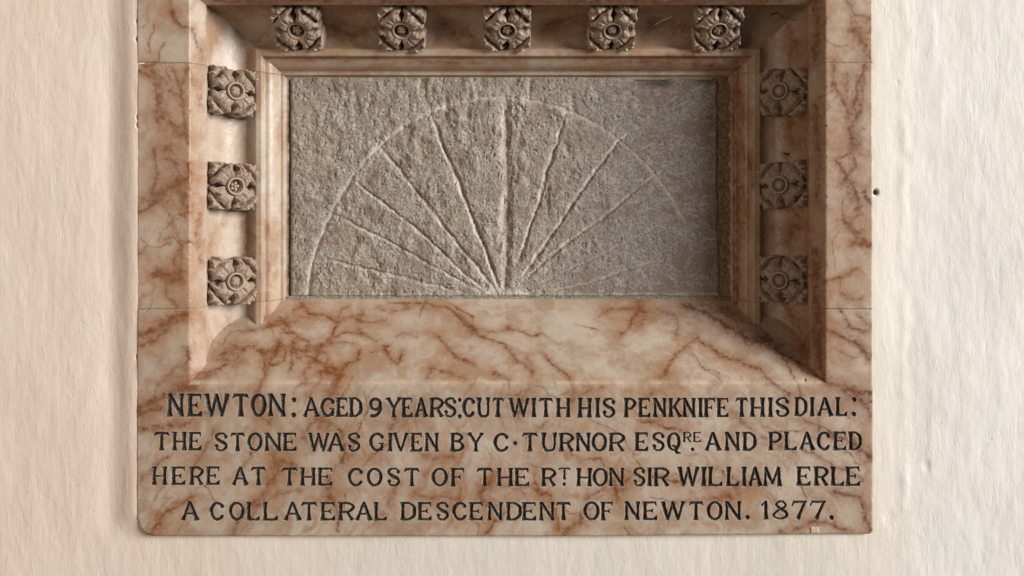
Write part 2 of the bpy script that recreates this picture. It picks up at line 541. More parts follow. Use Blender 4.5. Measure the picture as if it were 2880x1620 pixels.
    ([(2384, 200), (2376, 250), (2390, 300), (2380, 340)], 10, .4, .5),
    ([(2395, 405), (2395, 427), (2351, 447), (2370, 480), (2381, 503), (2401, 531), (2418, 573)], 5, .7, .7),
    ([(2400, 430), (2410, 470), (2380, 500), (2362, 520)], 6, .6, .7),
    ([(2429, 539), (2446, 573)], 6, .75, .8),
    ([(2380, 503), (2402, 520), (2418, 573), (2410, 610)], 5, .5, .7),
    ([(2373, 615), (2415, 656), (2409, 684), (2448, 693)], 7, .65, .2),
    ([(2405, 680), (2445, 692)], 8, .7, .2),
    ([(2372, 560), (2368, 620), (2390, 650)], 3, .45, .8),
    ([(2323, 791), (2373, 777), (2415, 752)], 6, .65, .1),
    ([(2360, 830), (2387, 842), (2420, 838)], 8, .5, .1),
    ([(2359, 873), (2393, 920), (2443, 934)], 6, .65, .7),
    ([(2323, 923), (2381, 956), (2415, 973), (2454, 1001)], 7, .75, .7),
    ([(2400, 960), (2420, 985), (2450, 1010)], 5, .5, .7),
    ([(2412, 880), (2430, 905), (2452, 915)], 6, .5, .7),
    ([(2320, 1070), (2360, 1085), (2400, 1130)], 8, .5, .7),
    ([(2300, 930), (2296, 980), (2306, 1030), (2322, 1060)], 9, .6, .4),
    # right hollow and mouldings
    ([(2180, 330), (2230, 345), (2275, 335)], 16, .4, .1),
    ([(2170, 640), (2220, 655), (2270, 640)], 16, .4, .1),
    ([(2075, 250), (2095, 330), (2085, 400), (2100, 480)], 8, .6, .2),
    ([(2085, 520), (2100, 600), (2080, 680)], 7, .45, .2),
    ([(2110, 450), (2118, 520)], 8, .6, .6),
    # left hollow and mouldings
    ([(690, 600), (700, 660), (690, 720)], 14, .45, .1),
    ([(590, 705), (610, 640), (640, 620)], 10, .3, .1),
    ([(755, 640), (770, 700), (760, 760)], 9, .4, .0),
    ([(1880, 160), (1930, 156), (1960, 165)], 6, .5, .2),
    # rust patches of the two uprights
    ([(430, 205), (470, 330), (500, 385)], 20, .5, .2),
    ([(475, 430), (500, 500), (520, 570)], 22, .6, .05),
    ([(440, 768), (510, 782)], 20, .6, .05),
    ([(395, 935), (450, 920), (525, 890)], 20, .55, .05),
    ([(400, 560), (440, 545)], 18, .5, .4),
    ([(560, 600), (555, 680), (562, 740)], 11, .5, .1),
    ([(556, 230), (560, 300)], 10, .4, .1),
    ([(2420, 90), (2435, 145)], 20, .5, .4),
    ([(2400, 300), (2412, 420)], 22, .4, .6),
    ([(2378, 500), (2420, 600)], 22, .4, .5),
    ([(2390, 640), (2440, 690)], 16, .5, .2),
    # heavier knot of veins on the left of the sill
    ([(742, 984), (800, 975), (850, 985), (905, 973)], 6, .55, .1),
    ([(690, 930), (740, 920), (800, 900), (846, 850)], 8, .5, .2),
    ([(880, 1020), (860, 1050), (868, 1075)], 6, .5, .1),
    ([(965, 900), (990, 890), (1030, 905), (1080, 900)], 6, .5, .1),
    ([(1060, 870), (1100, 880), (1150, 870)], 7, .5, .1),
    ([(1040, 990), (1080, 979)], 8, .5, .0),
    ([(1340, 930), (1390, 935), (1430, 922)], 6, .4, .2),
    # warm tint of shaded recesses painted as amber bands, right upright and lintel
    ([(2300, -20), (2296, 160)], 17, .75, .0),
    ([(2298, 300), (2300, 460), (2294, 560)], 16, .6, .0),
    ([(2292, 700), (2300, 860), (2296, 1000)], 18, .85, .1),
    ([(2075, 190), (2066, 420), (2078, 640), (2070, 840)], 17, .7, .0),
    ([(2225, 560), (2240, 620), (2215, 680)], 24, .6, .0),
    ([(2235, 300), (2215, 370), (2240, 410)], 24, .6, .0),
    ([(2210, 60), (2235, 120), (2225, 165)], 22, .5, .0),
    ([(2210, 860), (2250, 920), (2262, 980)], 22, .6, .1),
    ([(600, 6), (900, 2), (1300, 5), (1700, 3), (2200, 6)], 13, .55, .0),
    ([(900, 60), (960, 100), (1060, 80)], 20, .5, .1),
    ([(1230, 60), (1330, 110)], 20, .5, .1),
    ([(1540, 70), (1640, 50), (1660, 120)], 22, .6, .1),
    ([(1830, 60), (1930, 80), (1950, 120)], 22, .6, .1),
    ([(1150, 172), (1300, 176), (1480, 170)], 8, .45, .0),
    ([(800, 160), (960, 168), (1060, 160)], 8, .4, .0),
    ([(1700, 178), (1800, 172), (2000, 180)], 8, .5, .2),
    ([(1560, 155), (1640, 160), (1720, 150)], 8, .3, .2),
]


# hairline veins, wandering
vr = random.Random(5)
for _ in range(95):
    hx, hy = vr.uniform(395, 2450), vr.choice([vr.uniform(850, 1500), vr.uniform(850, 1500), vr.uniform(0, 870)])
    if hy < 840:
        hx = vr.choice([vr.uniform(390, 530), vr.uniform(2320, 2450)])
    ang = math.radians(-55 if hx < 1200 else 35 if hx > 1850 else vr.uniform(10, 60)) + vr.uniform(-.6, .6)
    if hy < 840:
        ang = math.radians(vr.uniform(60, 120))
    pts, turn = [(hx, hy)], vr.uniform(-.12, .12)
    for k in range(vr.randint(3, 9)):
        ang += turn + vr.uniform(-.5, .5)
        hx += 15 * math.cos(ang); hy += 15 * math.sin(ang)
        pts.append((hx, hy))
    VEINS_TINTS.append((pts, vr.choice([0.5, 0.8, 1.2, 1.8]), vr.uniform(.25, .75), vr.uniform(0, .5) + (.4 if hx > 1900 else 0)))


def marble_attrs(x, y, d):
    """x, y, d arrays of real positions -> vein, cloud, tone, hue"""
    k = 1 + d / L
    xa, ya = CX + (x - CX) / k, CY + (y - CY) / k
    fx = x + 0.5 * d * np.clip((1426 - x) / 600, -1, 1)
    fy = y + 0.7 * d * np.clip((600 - y) / 300, -1, 1)
    w1, w2 = fbm(fx, fy, 90, 4, 3), fbm(fx, fy, 90, 4, 8)
    w3, w4 = fbm(fx, fy, 22, 3, 13), fbm(fx, fy, 22, 3, 18)
    px, py = xa + 10 * w1 + 4.0 * w3, ya + 10 * w2 + 4.0 * w4
    vein = np.zeros(x.shape)
    halo = np.zeros(x.shape)
    hue_n, hue_w = np.zeros(x.shape), np.full(x.shape, 1e-3)
    mod = 0.62 + 0.6 * sstep(-0.45, 0.5, fbm(fx, fy, 26, 4, 41))
    wisp = 0.45 + 0.75 * sstep(-0.35, 0.45, fbm(fx + 30 * w1, fy, 12, 4, 43))
    xmin, xmax, ymin, ymax = xa.min(), xa.max(), ya.min(), ya.max()
    fil = np.exp(-(fbm(px, py, 30, 3, 91) / 0.20) ** 2)
    fil = np.maximum(fil, 0.8 * np.exp(-(fbm(px + 70, py, 15, 2, 93) / 0.16) ** 2))
    for pts, hw, st, hu in VEINS_TINTS:
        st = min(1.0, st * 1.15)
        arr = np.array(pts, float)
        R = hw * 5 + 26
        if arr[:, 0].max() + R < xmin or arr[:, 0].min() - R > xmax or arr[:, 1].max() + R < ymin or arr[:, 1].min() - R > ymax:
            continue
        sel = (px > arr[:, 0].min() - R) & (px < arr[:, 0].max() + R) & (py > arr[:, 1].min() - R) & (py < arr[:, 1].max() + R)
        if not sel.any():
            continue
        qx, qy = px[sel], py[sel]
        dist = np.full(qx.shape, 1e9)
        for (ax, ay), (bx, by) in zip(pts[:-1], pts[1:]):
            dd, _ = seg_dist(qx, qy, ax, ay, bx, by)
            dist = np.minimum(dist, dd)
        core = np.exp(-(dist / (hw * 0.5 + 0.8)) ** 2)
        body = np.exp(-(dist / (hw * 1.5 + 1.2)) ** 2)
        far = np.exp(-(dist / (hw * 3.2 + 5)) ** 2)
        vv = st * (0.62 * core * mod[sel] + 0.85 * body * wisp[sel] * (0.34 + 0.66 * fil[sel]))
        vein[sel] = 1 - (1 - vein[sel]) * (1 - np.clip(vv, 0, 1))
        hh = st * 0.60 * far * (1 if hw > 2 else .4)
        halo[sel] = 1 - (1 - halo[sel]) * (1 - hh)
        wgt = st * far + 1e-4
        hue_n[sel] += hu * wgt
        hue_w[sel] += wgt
    # faint natural network between the strong veins
    qx, qy = fx + 40 * w1 + 10 * w3, fy + 40 * w2 + 10 * w4
    net = np.exp(-(cells(qx, qy, 86, 5) / 0.055) ** 2) * sstep(0.0, 0.5, fbm(fx, fy, 150, 3, 61))
    net2 = np.exp(-(cells(qx * 1.1 + 300, qy * 0.8, 44, 9) / 0.07) ** 2) * sstep(0.1, 0.55, fbm(fx, fy, 110, 3, 66))
    # streaks: rising to the right on the left half, falling to the right on the right half
    blend = sstep(1200, 1900, x)
    a1, a2 = math.radians(-62), math.radians(38)
    def streak(ang, seed):
        u = fx * math.cos(ang) + fy * math.sin(ang)
        v = -fx * math.sin(ang) + fy * math.cos(ang)
        return fbm(u * 0.22 + 20 * w1, v + 26 * w2, 34, 4, seed)
    st_ = (1 - blend) * streak(a1, 71) + blend * streak(a2, 75)
    low = sstep(980, 1120, y)
    str_v = sstep(0.22, 0.75, st_) * (0.10 + 0.35 * low)
    vein = 1 - (1 - vein) * (1 - 0.20 * net * mod) * (1 - 0.12 * net2 * wisp) * (1 - 0.5 * str_v * wisp)
    broad = fbm(fx + 40 * w1, fy + 40 * w2, 170, 4, 21)
    cloud = 1 - (1 - halo) * (1 - 0.6 * sstep(0.0, 0.6, broad) * (0.55 + 0.45 * low)) * (1 - 0.55 * sstep(0.0, 0.7, st_) * (0.12 + 0.88 * low))
    cloud = np.clip(cloud * (0.85 + 0.3 * fbm(fx, fy, 40, 3, 29)), 0, 1)
    tone = sstep(-0.5, 0.55, fbm(fx + 60 * w2, fy, 120, 4, 51))
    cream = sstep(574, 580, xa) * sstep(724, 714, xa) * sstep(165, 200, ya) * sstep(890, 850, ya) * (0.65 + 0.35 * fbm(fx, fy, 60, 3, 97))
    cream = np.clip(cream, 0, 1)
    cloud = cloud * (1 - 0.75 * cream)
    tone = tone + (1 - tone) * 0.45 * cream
    bg_hue = 0.15 + 0.55 * sstep(1850, 2300, x) + 0.3 * fbm(fx, fy, 130, 2, 81)
    hue = np.clip((hue_n + 0.25 * bg_hue) / (hue_w + 0.25), 0, 1)
    return dict(vein=np.clip(vein, 0, 1), cloud=cloud, tone=tone, hue=hue)


# ------------------------------------------------------------------ frame profile (offset inward, depth)
def catmull(pts, n):
    p = np.array(pts, float)
    p = np.vstack([2 * p[0] - p[1], p, 2 * p[-1] - p[-2]])
    out = []
    for i in range(1, len(p) - 2):
        for t in np.linspace(0, 1, n, endpoint=False):
            a, b, c, e = p[i - 1], p[i], p[i + 1], p[i + 2]
            out.append(0.5 * ((2 * b) + (-a + c) * t + (2 * a - 5 * b + 4 * c - e) * t * t + (-a + 3 * b - 3 * c + e) * t ** 3))
    out.append(p[-2])
    return out


def lin(pts, step):
    out = []
    for a, b in zip(pts[:-1], pts[1:]):
        n = max(1, int(math.hypot(b[0] - a[0], b[1] - a[1]) / step))
        for t in np.linspace(0, 1, n, endpoint=False):
            out.append((a[0] + (b[0] - a[0]) * t, a[1] + (b[1] - a[1]) * t))
    out.append(pts[-1])
    return out


def profile(o0):
    """from the outer edge (offset o0) to the stone"""
    p = lin([(o0, 70), (o0, 4), (o0 + 1.2, 1.2), (o0 + 4, 0)], 3.0) + [(q, 0.0) for q in np.linspace(o0 + 6, 144, 50)]
    p += lin([(147, 0.8), (149.5, 3.2), (175.5, 46)], 2.5)[0:]
    p += [(176.6, 48.5), (177, 50), (176.6, 52)]
    p += [tuple(q) for q in catmull([(173, 60), (170, 85), (171, 112), (180, 136), (196, 157), (215, 174), (234, 185), (251, 189), (264, 186)], 9)]
    p += lin([(267, 185), (273.5, 179), (281.5, 168)], 2.0)
    p += [(282.6, 166), (284.5, 165)] + lin([(287, 164.6), (300, 164.6)], 3) + [(302.5, 165.2), (304, 167)]
    p += lin([(304.4, 169), (304.6, 184)], 3) + [(305, 187.5), (306.5, 189.2)]
    p += [tuple(q) for q in catmull([(309, 189), (318, 192), (328, 201), (335, 213), (339, 226)], 6)]
    p += [(340, 229.5), (342.5, 230.5)] + lin([(345, 230.8), (350, 231.3)], 2) + [(351.5, 232.2), (352.2, 234)]
    p += lin([(352.6, 236), (353, 243), (364, 247), (366, 262)], 3)
    return np.array(p, float)


XL0, XR0, YT0 = 385.0, 2469.0, -174.0
ORG = ((1420 - 1440) * S, 14 * S, (810 - 1508) * S)
plaque = empty('memorial_plaque', ORG)
plaque['label'] = 'pink veined alabaster wall plaque with carved rosettes and black incised inscription'
plaque['category'] = 'plaque'


def wobble(x, y, d):
    """hand-cut surfaces are never quite true"""
    return d + 0.9 * fbm(x + d, y + 0.6 * d, 140, 3, 301) + 0.35 * fbm(x + d, y + 0.8 * d, 26, 2, 305)


def add_sweep(b, xs, ys, ds):
    b.grid(xs, ys, wobble(xs, ys, ds), **marble_attrs(xs, ys, ds))


PL, PR = profile(0.0), profile(14.0)
Y_J1, Y_J2 = 177.5, 870.0     # the two horizontal joints of each jamb
GAP = 0.9


def jamb(side):
    b = Build()
    p = PL if side < 0 else PR
    ys = np.arange(Y_J1 + GAP, Y_J2 - GAP + 0.01, 2.0)
    ys = np.concatenate([[ys[0] - .4], ys, [ys[-1] + .4]])
    o = p[:, 0][None, :].repeat(len(ys), 0)
    d = p[:, 1][None, :].repeat(len(ys), 0).copy()
    d[0] += 2; d[-1] += 2
    d[1] += 0.4; d[-2] += 0.4
    x = XL0 + o if side < 0 else XR0 - o
    y = ys[:, None].repeat(len(p), 1)
    inner = np.minimum(np.abs(ys - ys[0]), np.abs(ys - ys[-1]))[:, None]
    y = y + 0.9 * fbm(x, y * 0 + np.where(y < 500, 3.0, 90.0), 30, 3, 319) * np.exp(-inner / 8)
    d = d + (0.9 if side < 0 else -0.8)
    # a few nibbles out of the arrises
    edge = np.exp(-((o - 147) / 3.0) ** 2) + 0.6 * np.exp(-((o - 303) / 3.0) ** 2) + 0.6 * np.exp(-((o - 177) / 2.5) ** 2)
    d = d + edge * 4.0 * sstep(0.35, 0.7, fbm(x * 0.2, y, 14, 3, 311 + side))
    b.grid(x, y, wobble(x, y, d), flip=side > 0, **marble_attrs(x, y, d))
    return b.link('jamb', M_MARBLE, plaque, ORG)


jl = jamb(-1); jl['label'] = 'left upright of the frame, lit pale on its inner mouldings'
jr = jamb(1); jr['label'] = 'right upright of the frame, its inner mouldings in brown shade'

# lintel: one swept U with mitred corners and short stubs down to the joints
b = Build()
n = len(PL)
rows_x, rows_y = [], []
NS, NT = 90, 760
tl = np.concatenate([[0.0], np.linspace(0.004, 1, NS)])
oT = PL[:, 0].copy()
oL, oR = PL[:, 0], PR[:, 0]
for t in tl:
    rows_x.append(XL0 + oL + 0 * t); rows_y.append((Y_J1 - GAP) + ((YT0 + oT) - (Y_J1 - GAP)) * t)
for t in np.linspace(0, 1, NT)[1:-1]:
    rows_x.append((XL0 + oL) + ((XR0 - oR) - (XL0 + oL)) * t); rows_y.append(YT0 + oT)
for t in tl[::-1]:
    rows_x.append(XR0 - oR); rows_y.append((Y_J1 - GAP) + ((YT0 + oT) - (Y_J1 - GAP)) * t)
x, y = np.array(rows_x), np.array(rows_y)
d = PL[:, 1][None, :].repeat(len(x), 0).copy()
d[0] += 2; d[-1] += 2
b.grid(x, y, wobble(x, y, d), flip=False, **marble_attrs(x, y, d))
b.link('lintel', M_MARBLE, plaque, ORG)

# ------------------------------------------------------------------ lettering
def glyph_strokes(ch, W, H):
    """list of ('l', x0,y0,x1,y1, w0,wm,w1) flared bars, ('p', pts, widths) curved strokes, ('g', pts) wedges, ('c', x, y, r) dots"""
    m, e, t = 0.172 * H, 0.298 * H, 0.122 * H
    q = []
    bar = lambda x0, y0, x1, y1, a=e, mm=m, c=e: q.append(('l', x0, y0, x1, y1, a, mm, c))
    poly = lambda *pts: q.append(('g', [(px, py) for px, py in pts]))
    dot = lambda px, py, r: q.append(('c', px, py, r))

    def curve(pts, w, n=6):
        c = np.array(catmull(pts, n))
        s = np.linspace(0, 1, len(c))
        q.append(('p', c, np.interp(s, np.linspace(0, 1, len(w)), w)))

    def ring(cx, cy, rx, ry, a0, a1, wv, wh, n=30, grow=0.0):
        a = np.radians(np.linspace(a0, a1, n))
        c = np.stack([cx + rx * np.cos(a), cy + ry * np.sin(a)], -1)
        w = wh + (wv - wh) * np.abs(np.cos(a)) ** 1.3
        q.append(('p', c, w))

    sl = e * 0.47                     # stem centre from the left
    def foot():                       # foot arm of E, L
        poly((sl, H - t), (W * 0.80, H - t * 0.95), (W * 0.97, H * 0.72), (W, H * 0.74), (W * 0.985, H), (sl, H))
        poly((W * 0.70, H), (W * 0.72, H - t), (W * 0.97, H * 0.73), (W * 0.985, H))
    def head():                       # top arm of E, F
        poly((sl, 0), (W * 0.96, 0), (W * 0.93, t * 0.95), (sl, t))
        poly((W * 0.68, 0.0), (W * 0.96, 0), (W * 0.955, H * 0.27), (W * 0.92, H * 0.27), (W * 0.80, t))
    def tongue():
        poly((sl, H * 0.465), (W * 0.62, H * 0.465), (W * 0.62, H * 0.545), (sl, H * 0.545))
        poly((W * 0.45, H * 0.505), (W * 0.74, H * 0.36), (W * 0.70, H * 0.505), (W * 0.74, H * 0.65))
    if ch == 'I':
        bar(W / 2, 0, W / 2, H)
    elif ch == 'H':
        bar(sl, 0, sl, H); bar(W - sl, 0, W - sl, H)
        bar(sl, H * .52, W - sl, H * .52, t, t * 0.85, t)
    elif ch == 'E':
        bar(sl, 0, sl, H); head(); tongue(); foot()
    elif ch == 'F':
        bar(sl, 0, sl, H); head(); tongue()
    elif ch == 'L':
        bar(sl, 0, sl, H); foot()
    elif ch == 'T':
        bar(W * .5, 0.02 * H, W * .5, H, m, m * 0.95, e)
        poly((W * .10, 0), (W * .90, 0), (W * .86, t * 1.15), (W * .14, t * 1.15))
        poly((0, H * .22), (W * .10, 0), (W * .34, 0), (W * .22, t * 1.1), (W * .06, H * .22))
        poly((W, H * .22), (W * .90, 0), (W * .66, 0), (W * .78, t * 1.1), (W * .94, H * .22))
    elif ch == 'A':
        bar(W * .13, H, W * .50, 0.0, e * .85, m * .78, m * .7); bar(W * .50, 0.0, W * .86, H, m * .8, m * 1.1, e * 1.05)
        bar(W * .25, H * .64, W * .75, H * .64, t, t * .85, t)
    elif ch == 'N':
        bar(e * .42, 0, e * .42, H, e * .85, m * .8, e * .95); bar(W - e * .42, 0, W - e * .42, H, e * .9, m * .8, e * .8)
        bar(W * .14, 0, W * .86, H, m * 1.1, m * 1.05, m * .9)
    elif ch == 'W':
        bar(W * .10, 0, W * .29, H, e * .9, m * 1.05, m * .8); bar(W * .29, H, W * .50, H * .06, m * .7, m * .74, m * .55)
        bar(W * .48, H * .0, W * .70, H, m * 1.0, m * 1.05, m * .8); bar(W * .70, H, W * .92, 0, m * .7, m * .8, e * .8)
    elif ch == 'M':
        bar(W * .12, H, W * .16, 0, e * .85, m * .7, m * .8); bar(W * .14, 0, W * .50, H * .88, m * .95, m, m * .7)
        bar(W * .50, H * .88, W * .84, 0, m * .74, m * .74, m * .7); bar(W * .84, 0, W * .88, H, m * .9, m, e)
    elif ch == 'V':
        bar(W * .12, 0, W * .50, H, e * .95, m, m * .8); bar(W * .50, H, W * .88, 0, m * .7, m * .78, e * .8)
    elif ch == 'Y':
        bar(W * .13, 0, W * .52, H * .56, e * .95, m, m * .9); bar(W * .52, H * .56, W * .88, 0, m * .7, m * .78, e * .85)
        bar(W * .52, H * .5, W * .52, H, m, m, e)
    elif ch == 'K':
        bar(sl, 0, sl, H); bar(W * .86, 0, W * .32, H * .56, e * .8, m * .78, m * .6); bar(W * .42, H * .40, W * .86, H, m * .8, m, e)
    elif ch == 'O' or ch == 'Q':
        ring(W / 2, H / 2, W / 2 - m * .52, H / 2 - t * .45, 0, 360, m * 1.08, t * 1.05)
        if ch == 'Q':
            curve([(W * .42, H * .72), (W * .58, H * .78), (W * .70, H * 1.06), (W * .98, H * 1.10)], (m * .74, m, m * 1.1, m * .4))
    elif ch == 'C' or ch == 'G':
        ring(W * .53, H / 2, W * .53 - m * .55, H / 2 - t * .5, -48, -320 if ch == 'C' else -325, m * 1.12, t * 1.15, 34)
        dot(W * .84, H * .225, m * .66)
        if ch == 'C':
            poly((W * .78, H * .88), (W * .94, H * .66), (W * .97, H * .70), (W * .88, H * .90))
        else:
            bar(W * .84, H * .55, W * .84, H * .96, e * .95, m * .8, m * .7)
            poly((W * .60, H * .55), (W * .99, H * .55), (W * .99, H * .61), (W * .60, H * .61))
    elif ch == 'D':
        bar(sl, 0, sl, H)
        curve([(sl, t * .5), (W * .52, t * .5), (W - m * .75, H * .26), (W - m * .55, H * .5), (W - m * .75, H * .74), (W * .52, H - t * .5), (sl, H - t * .5)],
              (t, t * 1.05, m * 1.05, m * 1.15, m * 1.05, t * 1.05, t), 7)
    elif ch in 'PR':
        bar(sl, 0, sl, H)
        curve([(sl, t * .5), (W * .60, t * .55), (W - m * .60, H * .28), (W * .60, H * .53), (sl, H * .54)], (t, t * 1.1, m * 1.1, t * 1.1, t * .8), 8)
        if ch == 'R':
            bar(W * .50, H * .52, W * .84, H, m * .7, m, e * 1.05)
    elif ch == 'B':
        bar(sl, 0, sl, H)
        curve([(sl, t * .5), (W * .56, t * .55), (W - m * .85, H * .25), (W * .56, H * .46), (sl, H * .47)], (t, t * 1.1, m, t * 1.1, t * .8), 8)
        curve([(sl, H * .47), (W * .60, H * .48), (W - m * .55, H * .73), (W * .60, H - t * .55), (sl, H - t * .5)], (t * .8, t * 1.1, m * 1.12, t * 1.1, t), 8)
    elif ch == 'S':
        curve([(W * .84, H * .23), (W * .74, H * .08), (W * .50, H * .045), (W * .22, H * .13), (W * .19, H * .31), (W * .46, H * .46), (W * .76, H * .58),
               (W * .86, H * .76), (W * .66, H * .93), (W * .40, H * .955), (W * .18, H * .86), (W * .20, H * .72)],
              (m * .5, t * .9, t * .95, m * .85, m, m * 1.15, m * 1.15, m, t, t * .95, t * .8, m * .5), 5)
        dot(W * .83, H * .22, m * .60); dot(W * .20, H * .74, m * .64)
    elif ch == 'U':
        curve([(sl, 0), (sl, H * .3), (sl, H * .66), (W * .28, H * .90), (W * .52, H * .955), (W * .76, H * .88), (W - sl, H * .64), (W - sl, H * .3), (W - sl, 0)],
              (e, m, m * 1.0, m, t * 1.1, m * .8, m * .7, m * .7, e * .85), 6)
    elif ch == '9':
        ring(W * .50, H * .33, W * .50 - m * .55, H * .33 - t * .5, 0, 360, m * 1.1, t * 1.1)
        curve([(W - m * .55, H * .34), (W * .86, H * .62), (W * .60, H * .88), (W * .22, H * .94)], (m, m * 1.1, m * 1.0, m * .9), 6)
        dot(W * .22, H * .92, m * .55)
    elif ch == '1':
        bar(W * .62, 0, W * .62, H, m * .9, m, e); poly((0, H * .22), (W * .60, 0), (W * .66, H * .06), (W * .10, H * .32))
    elif ch == '8':
        curve([(W * .80, H * .22), (W * .62, H * .05), (W * .38, H * .07), (W * .26, H * .23), (W * .46, H * .42), (W * .80, H * .62), (W * .86, H * .80), (W * .56, H * .955),
               (W * .22, H * .90), (W * .12, H * .74), (W * .40, H * .50), (W * .72, H * .36), (W * .80, H * .22)],
              (t, t, t, m * .8, m * 1.1, m * 1.1, m * .9, t, t, t * 1.1, t, t, t), 5)
    elif ch == '7':
        poly((W * .02, H * .30), (W * .12, 0), (W * .40, 0), (W * .20, t * 1.2), (W * .10, H * .30))
        poly((W * .10, 0), (W * .98, 0), (W * .90, t * 1.1), (W * .14, t * 1.1))
        bar(W * .86, 0.02 * H, W * .40, H, m * .7, m * .9, e * 1.0)
    elif ch == '.':
        dot(W / 2, H / 2, W / 2)
    return q


def glyph_sd(q, x, y):
    sd = np.full(x.shape, 60.0)
    for s in q:
        if s[0] == 'l':
            _, x0, y0, x1, y1, w0, wm, w1 = s
            Ls = math.hypot(x1 - x0, y1 - y0)
            ux, uy = (x1 - x0) / Ls, (y1 - y0) / Ls
            al = (x - x0) * ux + (y - y0) * uy
            pe = np.abs(-(x - x0) * uy + (y - y0) * ux)
            t = np.clip(al / Ls, 0, 1)
            hw = 0.5 * (wm + (w0 - wm) * np.clip(1 - t / 0.5, 0, 1) ** 2.6 + (w1 - wm) * np.clip((t - 0.5) / 0.5, 0, 1) ** 2.6)
            sd = np.minimum(sd, np.maximum(pe - hw, np.abs(al - Ls / 2) - Ls / 2))
        elif s[0] == 'p':
            c, w = s[1], s[2]
            for i in range(len(c) - 1):
                dd, t = seg_dist(x, y, c[i][0], c[i][1], c[i + 1][0], c[i + 1][1])
                sd = np.minimum(sd, dd - 0.5 * (w[i] + (w[i + 1] - w[i]) * t))
        elif s[0] == 'c':
            sd = np.minimum(sd, np.hypot(x - s[1], y - s[2]) - s[3])
        else:
            pts = s[1]
            inside = np.zeros(x.shape, bool)
            dist = np.full(x.shape, 1e9)
            for (ax, ay), (bx, by) in zip(pts, pts[1:] + pts[:1]):
                dd, _ = seg_dist(x, y, ax, ay, bx, by)
                dist = np.minimum(dist, dd)
                cr = (ay > y) != (by > y)
                with np.errstate(divide='ignore', invalid='ignore'):
                    xi = ax + (y - ay) * (bx - ax) / (by - ay if by != ay else 1e-9)
                inside ^= cr & (x < xi)
            sd = np.minimum(sd, np.where(inside, -dist, dist))
    return sd


def row(text, spans, y0, y1):
    return [(c, a, b_, y0, y1) for c, (a, b_) in zip(text, spans)]


def dots(*p):
    return [('.', px - r, px + r, py - r, py + r) for px, py, r in p]


